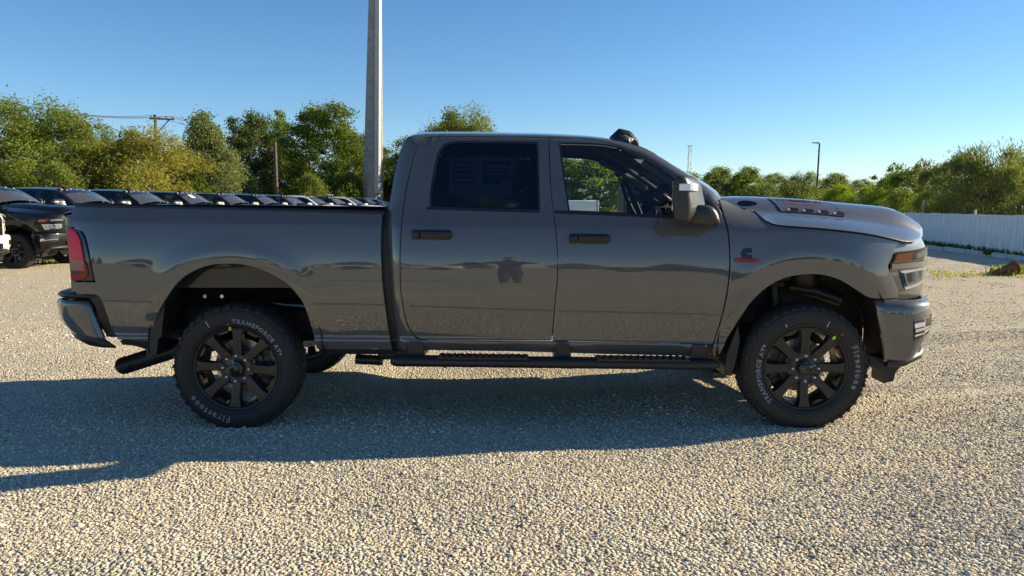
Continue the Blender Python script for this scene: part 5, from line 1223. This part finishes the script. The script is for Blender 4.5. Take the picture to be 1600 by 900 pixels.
run((2.0, 62.3, 0), (20.4, 62.1, 0))
M['post'] = noisy(mat('weathered_post', (.42, .42, .43), .7), 5, (.35, .35, .36), (.5, .5, .5))
def post(px, Y, z0, z1, lean=.0):
    p = at(px, 322, Y); mb = MB(); mb.tube([(0, 0, z0), (lean, 0, z1)], .035, 8); o = mb.build('fence_post', M['post'], fence); o.location = Vector((p.x, Y, 0)) - fence.location; return o
post(1440, 31.2, 0, 1.72, .09); post(1525, 26.4, 0, 1.35, 0)
# coil of razor wire on the fence top
mb = MB(); c0 = at(1562, 328, 24.8); c1 = at(1592, 330, 23.4); pts = []
for i in range(120):
    t = i / 119; p = Vector((c0.x + .12, c0.y, FH + .16)).lerp(Vector((c1.x + .12, c1.y, FH + .16)), t); a = t * 2 * pi * 6; pts.append((p.x + .05 * sin(a * .5), p.y + .16 * cos(a), p.z + .17 * sin(a)))
mb.tube(pts, .004, 4); o = mb.build('wire_coil', M['rim'], fence); o.location = -fence.location
# ---- kerb of pale blocks
M['kerb'] = noisy(mat('pale_block', (.5, .5, .48), .9), 9, (.40, .40, .385), (.60, .595, .57), bump=.3)
kerb = empty('kerb', (0, 0, 0)); struct(kerb, label='row of pale kerb blocks along the foot of the fence')
a, b = gnd(1452, 389), gnd(1606, 408.5); d = (b - a); nK = int(d.length / .78); d.normalize()
for k in range(-14, nK + 5):
    if k in (nK - 2,): continue
    p = a + d * .78 * k; mb = MB(); mb.box((0, 0, .06), (rr_.uniform(.66, .74), .16, .15), bev=.02); o = mb.build('kerb_stone', M['kerb'], kerb); o.location = p + Vector((rr_.uniform(-.03, .03), 0, rr_.uniform(-.02, .01))); o.rotation_euler = (rr_.uniform(-.05, .05), 0, atan2(d.y, d.x) + rr_.uniform(-.05, .05))
# ---- weeds
def weeds(name, pts, n, hmin, hmax, leaf, label, seed, spread=.12, wd=.012):
    g = np.random.default_rng(seed); V = []; Fc = []
    for i in range(n):
        c = pts[g.integers(0, len(pts))]; x, y = c[0] + g.normal(0, spread), c[1] + g.normal(0, spread); h = hmin + (hmax - hmin) * g.random(); a = 2 * pi * g.random(); l = h * .6 * g.random(); w_ = wd * (.6 + g.random())
        q = np.array((cos(a + 1.57), sin(a + 1.57))) * w_; b0 = len(V); dx, dy = l * cos(a), l * sin(a)
        V += [(x - q[0], y - q[1], 0), (x + q[0], y + q[1], 0), (x + dx * .45 + q[0], y + dy * .45 + q[1], h * .65), (x + dx * .45 - q[0], y + dy * .45 - q[1], h * .65), (x + dx, y + dy, h)]
        Fc += [(b0, b0 + 1, b0 + 2, b0 + 3), (b0 + 3, b0 + 2, b0 + 4)]
    return struct(newobj(name, V, Fc, LM[leaf]), 'stuff', label)
g = np.random.default_rng(3)
fp_ = [(14.35 + (y - 18) * .142 - .25 - .35 * g.random(), y) for y in np.linspace(18.5, 36, 160)]
weeds('weeds', fp_, 2000, .05, .22, 'dark', 'green weeds growing between the kerb blocks and the fence', 4, .14, .02)
wp = [gnd(1440 + 160 * g.random(), 424 + 10 * g.random() + 0) for _ in range(60)]; wp = [(p.x, p.y) for p in wp]
weeds('weeds', wp, 420, .01, .055, 'gold', 'thin yellow-green weeds by the rusty pipe stub', 5, .10, .012)
wp = [gnd(a_, b_) for a_, b_ in ((1575, 430), (1560, 428), (1590, 428), (1583, 426))]; weeds('weeds', [(p.x, p.y) for p in wp], 300, .05, .22, 'weed', 'taller weeds round the rusty pipe stub', 6, .10, .014)
wp = [gnd(78 + 12 * g.random(), 410) for _ in range(5)]; weeds('weeds', [(p.x, p.y) for p in wp], 120, .03, .09, 'weed', 'sparse weeds by the black truck', 8, .2, .02)
# ---- rusty pipe stub
M['rust'] = noisy(mat('rust', (.20, .07, .03), .9), 18, (.10, .04, .022), (.30, .11, .045), bump=.5)
p = gnd(1572, 430); stub = empty('pipe_stub', (p.x, p.y, 0), radians(8)); tag(stub, 'rusty brown pipe stub with a flange lying in the weeds', 'pipe')
mb = MB(); mb.tube([(-.30, 0, .055), (.0, 0, .13), (.17, 0, .17)], [.05, .085, .105], 16); mb.build('pipe', M['rust'], stub)
mb = MB(); mb.lathe([(.0, -.015), (.155, -.015), (.16, 0), (.155, .015), (0, .015)], 20, 'x'); o = mb.build('flange', M['rust'], stub, auto=40); o.location = (.19, 0, .16); o.rotation_euler = (0, -.25, 0)
# ------------------------------------------------------------------ poles, masts, wires
M['concrete'] = noisy(mat('spun_concrete', (.27, .265, .25), .9), 2.2, (.21, .205, .195), (.31, .305, .29), bump=.25, bscale=30)
M['galv'] = noisy(mat('pale_conduit', (.42, .415, .39), .6), 3, (.38, .375, .35), (.46, .455, .43))
Yt = 60.; b0 = at(583, 322, Yt); tp = at(586.3, 0, Yt); slope = (tp.x - b0.x) / (tp.z - b0.z); r0_ = 16.2 / 1200 * Yt * .93; r1_ = 9.3 / 1200 * Yt
tower = empty('concrete_pole', (b0.x, Yt, 0)); tag(tower, 'tall tapering concrete utility pole rising out of the photo', 'pole')
mb = MB(); ht = 24.; rz = lambda z: r0_ + (r1_ - r0_) * (z - 1.5) / (tp.z - 1.5)
V = []; lv = [-.2, 4, 8, 12, 16, 20, ht]
for z in lv:
    for k in range(8): a = pi / 8 + k * pi / 4; V.append((slope * (z - 1.5) + max(.2, rz(z)) * cos(a) / cos(pi / 8), max(.2, rz(z)) * sin(a) / cos(pi / 8), z))
mb.add(V, [(i * 8 + k, i * 8 + (k + 1) % 8, (i + 1) * 8 + (k + 1) % 8, (i + 1) * 8 + k) for i in range(len(lv) - 1) for k in range(8)]); mb.build('shaft', M['concrete'], tower)
mb = MB(); zc0, zc1 = 1.47 + 20 / 1207 * Yt, ht
def ridge(z, dx, dy): r = rz(z); return (slope * (z - 1.5) + r * .55 + dx, -r * .95 + dy, z)
V = []
for z in (zc0, zc1): V += [ridge(z, -.20, 0), ridge(z, -.16, -.12), ridge(z, .14, -.10), ridge(z, .26, .22), ridge(z, .1, .4)]
mb.add(V, [(0, 5, 6, 1), (1, 6, 7, 2), (2, 7, 8, 3), (3, 8, 9, 4), (0, 1, 2, 3, 4)]); mb.build('cable_cover', M['galv'], tower)
mb = MB(); 
for z in (3.2, 5.5, 8., 11.): mb.tube([(slope * (z - 1.5) + (rz(z) + .01) * cos(t) * 1.04, (rz(z) + .01) * sin(t) * 1.04, z) for t in lin(0, 2 * pi, 25)], .02, 5, caps=False)
mb.build('strap', M['galv'], tower)
M['wood'] = noisy(mat('weathered_wood', (.10, .085, .07), .95), 4, (.07, .06, .05), (.14, .12, .10), bump=.3)
p = at(249, 322, 68.); zt = at(249, 179, 68.).z
up_ = empty('utility_pole', (p.x, 68., 0)); tag(up_, 'wooden utility pole with a crossarm above the golden tree', 'utility pole')
mb = MB(); mb.tube([(0, 0, 0), (0, 0, zt)], [.17, .12], 10); mb.build('shaft', M['wood'], up_)
wv = Vector((.9, .45, 0)).normalized(); mb = MB(); c = Vector((.50, .2, zt - .35)); mb.box(c, (2.0, .12, .14), Matrix.Rotation(.35, 3, 'Z')); mb.tube([(0, 0, zt - 1.7), c + wv * .6], .05, 6); mb.build('crossarm', M['wood'], up_)
for t in (-.85, .35, .85):
    mb = MB(); q = c + wv * t; mb.tube([q, q + Vector((0, 0, .25))], .05, 6); mb.build('insulator', M['wood'], up_)
for j, t in enumerate((-.85, .35, .85)):
    s = Vector((p.x, 68., 0)) + c + wv * t + Vector((0, 0, .26)); e1 = at(-60, 140 + 4 * j, 52.); e2 = s + (s - e1) * 1.2; mb = MB()
    f = lambda a, b: [(a.lerp(b, u)) - Vector((0, 0, 1.1 * 4 * u * (1 - u) * .6)) for u in lin(0, 1, 14)]
    mb.tube(f(e1, s) + f(s, e2)[1:], .018, 4); o = mb.build('power_line', M['trim']); tag(o, ('lowest', 'middle', 'highest')[2 - j] + ' power line hanging from the wooden utility pole at upper left', 'power line', 'power lines at upper left')
p = at(433, 322, 57.); zt = at(433, 222, 57.).z; mb = MB(); mb.tube([(0, 0, 0), (-.02, 0, zt)], [.15, .12], 10); o = mb.build('wooden_post', M['wood']); o.location = (p.x, 57, 0); tag(o, 'thin dark wooden pole standing before the trees', 'pole')
# mast
p = at(1074, 322, 140.); zt = at(1075.5, 228, 140.).z; mast = empty('radio_mast', (p.x, 140, 0)); tag(mast, 'thin lattice radio mast rising above the door mirror', 'mast')
mb = MB(); 
for k in range(3): a = 2 * pi * k / 3; mb.tube([(.40 * cos(a), .40 * sin(a), 0), (.28 * cos(a) + .2, .28 * sin(a), zt)], .05, 4)
for i in range(16): z = zt * i / 16; a = 2 * pi * (i % 3) / 3; b = a + 2 * pi / 3; mb.tube([(.36 * cos(a), .36 * sin(a), z), (.34 * cos(b) + .1, .34 * sin(b), z + zt / 16)], .035, 4)
mb.build('lattice', M['post'], mast); mb = MB(); mb.box((.2, 0, zt), (.9, .3, .12)); mb.box((.55, 0, zt - 5.2), (.5, .3, .6)); mb.build('antenna_panel', M['post'], mast)
# lamp post
p = at(1274, 322, 58.); zt = at(1278, 224, 58.).z; lamp = empty('lamp_post', (p.x, 58, 0)); tag(lamp, 'thin parking lot lamp post above the hood', 'lamp post')
mb = MB(); mb.tube([(0, 0, 0), (.12, 0, zt)], [.085, .06], 8); mb.build('shaft', M['trim'], lamp)
mb = MB(); mb.tube([(.12, 0, zt - .05), (.05, 0, zt + .06), (-.10, -.05, zt + .06)], .04, 6); mb.tube([(.12, 0, zt - .5), (.02, 0, zt - .62), (-.02, 0, zt - .5)], .015, 4); mb.build('arm', M['trim'], lamp)
mb = MB(); mb.box((-.22, -.05, zt + .03), (.42, .22, .07), Matrix.Rotation(.12, 3, 'Y'), bev=.02); mb.build('lamp_head', M['post'], lamp)
# ---- white enclosed trailer seen through the cab
tr = at(912, 322, 42.); trailer = empty('box_trailer', (tr.x - .9, 42, 0)); tag(trailer, 'white enclosed box trailer seen through the front door window', 'trailer')
M['trailer'] = noisy(mat('white_trailer_paint', (.7, .7, .7), .4), 2, (.66, .66, .66), (.74, .74, .74))
mb = MB(); mb.box((0, 0, 1.06), (3.2, 1.8, 1.42), bev=.10); mb.build('body', M['trailer'], trailer, auto=40)
mb = MB(); mb.box((1.55, 0, 1.06), (.14, 1.84, 1.44), bev=.04); mb.build('corner_trim', M['galv'], trailer, auto=40)
for yy in (-.92, .92):
    mb = MB(); mb.lathe([(0, -.09), (.18, -.09), (.30, -.08), (.31, 0), (.30, .08), (0, .09)], 24, 'y', c=(-.2, yy, .31)); mb.build('wheel', M['rubber'], trailer, auto=40)
mb = MB(); mb.tube([(1.6, 0, .4), (2.6, 0, .42)], .05, 6); mb.build('drawbar', M['trim'], trailer)
# ---- things round the concrete pole: ribbed panel, gate frame
p = at(549, 322, 61.); rp = empty('ribbed_panel', (p.x, 61, 0)); tag(rp, 'grey ribbed metal panel standing left of the concrete pole', 'panel fence')
z1 = at(549, 302, 61.).z
for k in range(8):
    mb = MB(); mb.box(((k - 3.5) * .255, .01 * (k % 2), z1 / 2), (.235, .05, z1), bev=.008); mb.build('panel', M['post'], rp)
gt = empty('gate_frame', (at(606, 322, 63.).x, 63, 0)); tag(gt, 'pale pipe gate frame between the concrete pole and the cab', 'gate'); zz_ = at(606, 292, 63.).z
for dx in (-.45, .1, .62): 
    mb = MB(); mb.tube([(dx, 0, 0), (dx, 0, zz_ + .35 * (dx != .1))], .05, 8); mb.build('upright', M['galv'], gt)
for z in (zz_, zz_ - .35):
    mb = MB(); mb.tube([(-.9, 0, z), (1.0, 0, z)], .045, 8); mb.build('rail', M['galv'], gt)
cf = empty('chain_link_fence', (at(470, 322, 64.).x, 64., 0)); tag(cf, 'chain link fence with slanted barbed wire arms before the trees', 'fence')
for k in range(-14, 10):
    mb = MB(); mb.tube([(k * 2.0, 0, 0), (k * 2.0, 0, 1.95), (k * 2.0 + .28, -.15, 2.3)], .03, 6); mb.build('fence_post', M['galv'], cf)
mb = MB()
for z, dx, dy in ((1.95, 0, 0), (2.1, .14, -.07), (2.28, .28, -.15), (.1, 0, 0)): mb.tube([(-28 + dx, dy, z), (18 + dx, dy, z)], .012, 4)
mb.build('wire', M['post'], cf)
mb = MB()
for k in range(0, 368):
    x = -28 + k * .125
    mb.add([(x, 0, .1), (x + .01, 0, .1), (x + 1.86 if False else x + .925 + .01, 0, 1.95), (x + .925, 0, 1.95)], [(0, 1, 2, 3)]); mb.add([(x + .925, .004, .1), (x + .935, .004, .1), (x + .01, .004, 1.95), (x, .004, 1.95)], [(0, 1, 2, 3)])
o = mb.build('mesh', M['post'], cf); o['kind'] = 'stuff'
# white building glimpsed through the trees
p = at(440, 322, 92.); wb = empty('white_building', (p.x, 92, 0)); tag(wb, 'white flat-roofed building glimpsed through the trees behind the thin dark pole', 'building')
M['render'] = noisy(mat('white_render', (.7, .7, .69), .8), 1, (.66, .66, .65), (.74, .74, .73))
mb = MB(); mb.box((0, 3, 2.6), (11, 6, 5.2)); mb.build('wall', M['render'], wb); mb = MB(); mb.box((0, 3, 5.3), (11.4, 6.4, .25)); mb.build('roof', M['post'], wb)
for dx in (-3.6, -1.2, 1.2, 3.6):
    mb = MB(); mb.box((dx, -.02, 2.2), (1.0, .08, 1.2)); mb.build('window', M['glass_dark'] if False else M['gloss_black'], wb)
# ------------------------------------------------------------------ behind the eye: what the paint mirrors
GM_ = 'trees across the lot mirrored in the paintwork'
for i, (x, y, h, s, kd, lf) in enumerate(((-34, -62, 4.6, .9, 'vine', 'oak'), (-24, -66, 5.2, 1., 'oak', 'dark'), (-14, -60, 4.2, .8, 'ash', 'oak'), (-4, -68, 5.0, .95, 'vine', 'dark'), (6, -62, 4.4, .8, 'ash2', 'oak'), (16, -66, 5.2, .9, 'oak2', 'dark'), (27, -60, 4.4, .85, 'vine', 'oak'), (38, -66, 5.4, 1., 'ash', 'dark'), (-46, -60, 5., .9, 'ash2', 'dark'), (50, -64, 5., .9, 'vine', 'dark'), (62, -60, 5., .9, 'oak', 'oak'), (-58, -64, 5., .9, 'ash', 'oak'))):
    put_tree(kd, lf, x, y, h, s, 'dark distant tree seen only as a low band mirrored in the doors', GM_, 'tree', i)
for x, y, pm, rz_, wh in ((-13, -22, 'white_paint', .1, 'bed side'), (-5, -24, 'white_paint', .05, 'rear door'), (7, -24, 'black_paint', -.05, 'front door')):
    copy_truck((x, y, 0), rz_, pm, ('white' if pm[0] == 'w' else 'black') + ' pickup truck seen only as a reflection in the ' + wh, 'trucks mirrored in the paintwork', skip=tuple(NOUNDER))
# the photographer, seen as a reflection in the rear door
per = empty('person', (-.02, -.62, 0)); tag(per, 'person in dark clothes and brown cap holding a phone, mirrored in the rear door', 'person')
def skin(name, V, E, R_, m, parent):
    me = bpy.data.meshes.new(name); me.from_pydata(V, E, []); o = bpy.data.objects.new(name, me); COL.objects.link(o); o.parent = parent
    md = o.modifiers.new('s', 'SKIN'); o.modifiers.new('u', 'SUBSURF').levels = 1; o.modifiers['u'].render_levels = 2
    for v, r in zip(me.skin_vertices[0].data, R_): v.radius = r if isinstance(r, tuple) else (r, r)
    me.skin_vertices[0].data[0].use_root = True; me.materials.append(m); return o
bv = [(0, 0, .95), (0, 0, 1.15), (0, .01, 1.35), (0, 0, 1.46), (0, .02, 1.53), (.19, -.01, 1.40), (.36, .10, 1.33), (.14, .40, 1.43), (-.19, -.01, 1.40), (-.36, .10, 1.33), (-.14, .40, 1.43), (.08, 0, .90), (.085, .02, .50), (.09, -.02, .10), (.11, .12, .04), (-.08, 0, .90), (-.085, .02, .50), (-.09, -.02, .10), (-.11, .12, .04)]
be = [(0, 1), (1, 2), (2, 3), (3, 4), (2, 5), (5, 6), (6, 7), (2, 8), (8, 9), (9, 10), (0, 11), (11, 12), (12, 13), (13, 14), (0, 15), (15, 16), (16, 17), (17, 18)]
skin('body', bv, be, [(.16, .11), (.15, .105), (.17, .11), (.075, .07), .055, .065, .048, .034, .065, .048, .034, .11, .09, .06, .05, .11, .09, .06, .05], M['cloth_dark'], per)
mb = MB(); mb.lathe([(0, -.125), (.045, -.12), (.07, -.07), (.078, 0), (.076, .06), (.055, .11), (0, .125)], 20, 'z', c=(0, .03, 1.64)); mb.box((0, .115, 1.625), (.022, .03, .04), bev=.008)
for s in (-1, 1): mb.box((s * .078, .02, 1.63), (.012, .03, .055), bev=.005)
mb.build('head', M['skin'], per, auto=50)
mb = MB(); mb.lathe([(.082, .03), (.083, .07), (.065, .115), (0, .135)], 20, 'z', c=(0, .025, 1.64)); mb.box((0, .13, 1.675), (.13, .11, .012), bev=.005); mb.build('cap', M['cap'], per, auto=50)
for s in (-1, 1):
    pv = [(s * .135, .41, 1.425), (s * .10, .45, 1.44), (s * .075, .47, 1.455)]; pe = [(0, 1), (1, 2)]; pr = [.030, .034, .030]
    for j, (dx, dz, l) in enumerate(((.0, .045, .05), (.0, .022, .056), (.0, .0, .052), (.0, -.022, .042), (.02, .05, .045))):
        i0 = len(pv); pv += [(s * (.055 - dx), .485, 1.455 + dz), (s * (.055 - l * .8 - dx * .5), .50 if j < 4 else .47, 1.457 + dz * 1.1)]; pe += [(2, i0), (i0, i0 + 1)]; pr += [.010, .008]
    skin('hand', pv, pe, pr, M['skin'], per)
ph = MB(); ph.box((-.0, -.055, 1.47), (.155, .009, .078), bev=.003); o = ph.build('phone', M['gloss_black'], None, auto=40); tag(o, 'black phone held up by the mirrored photographer', 'phone')
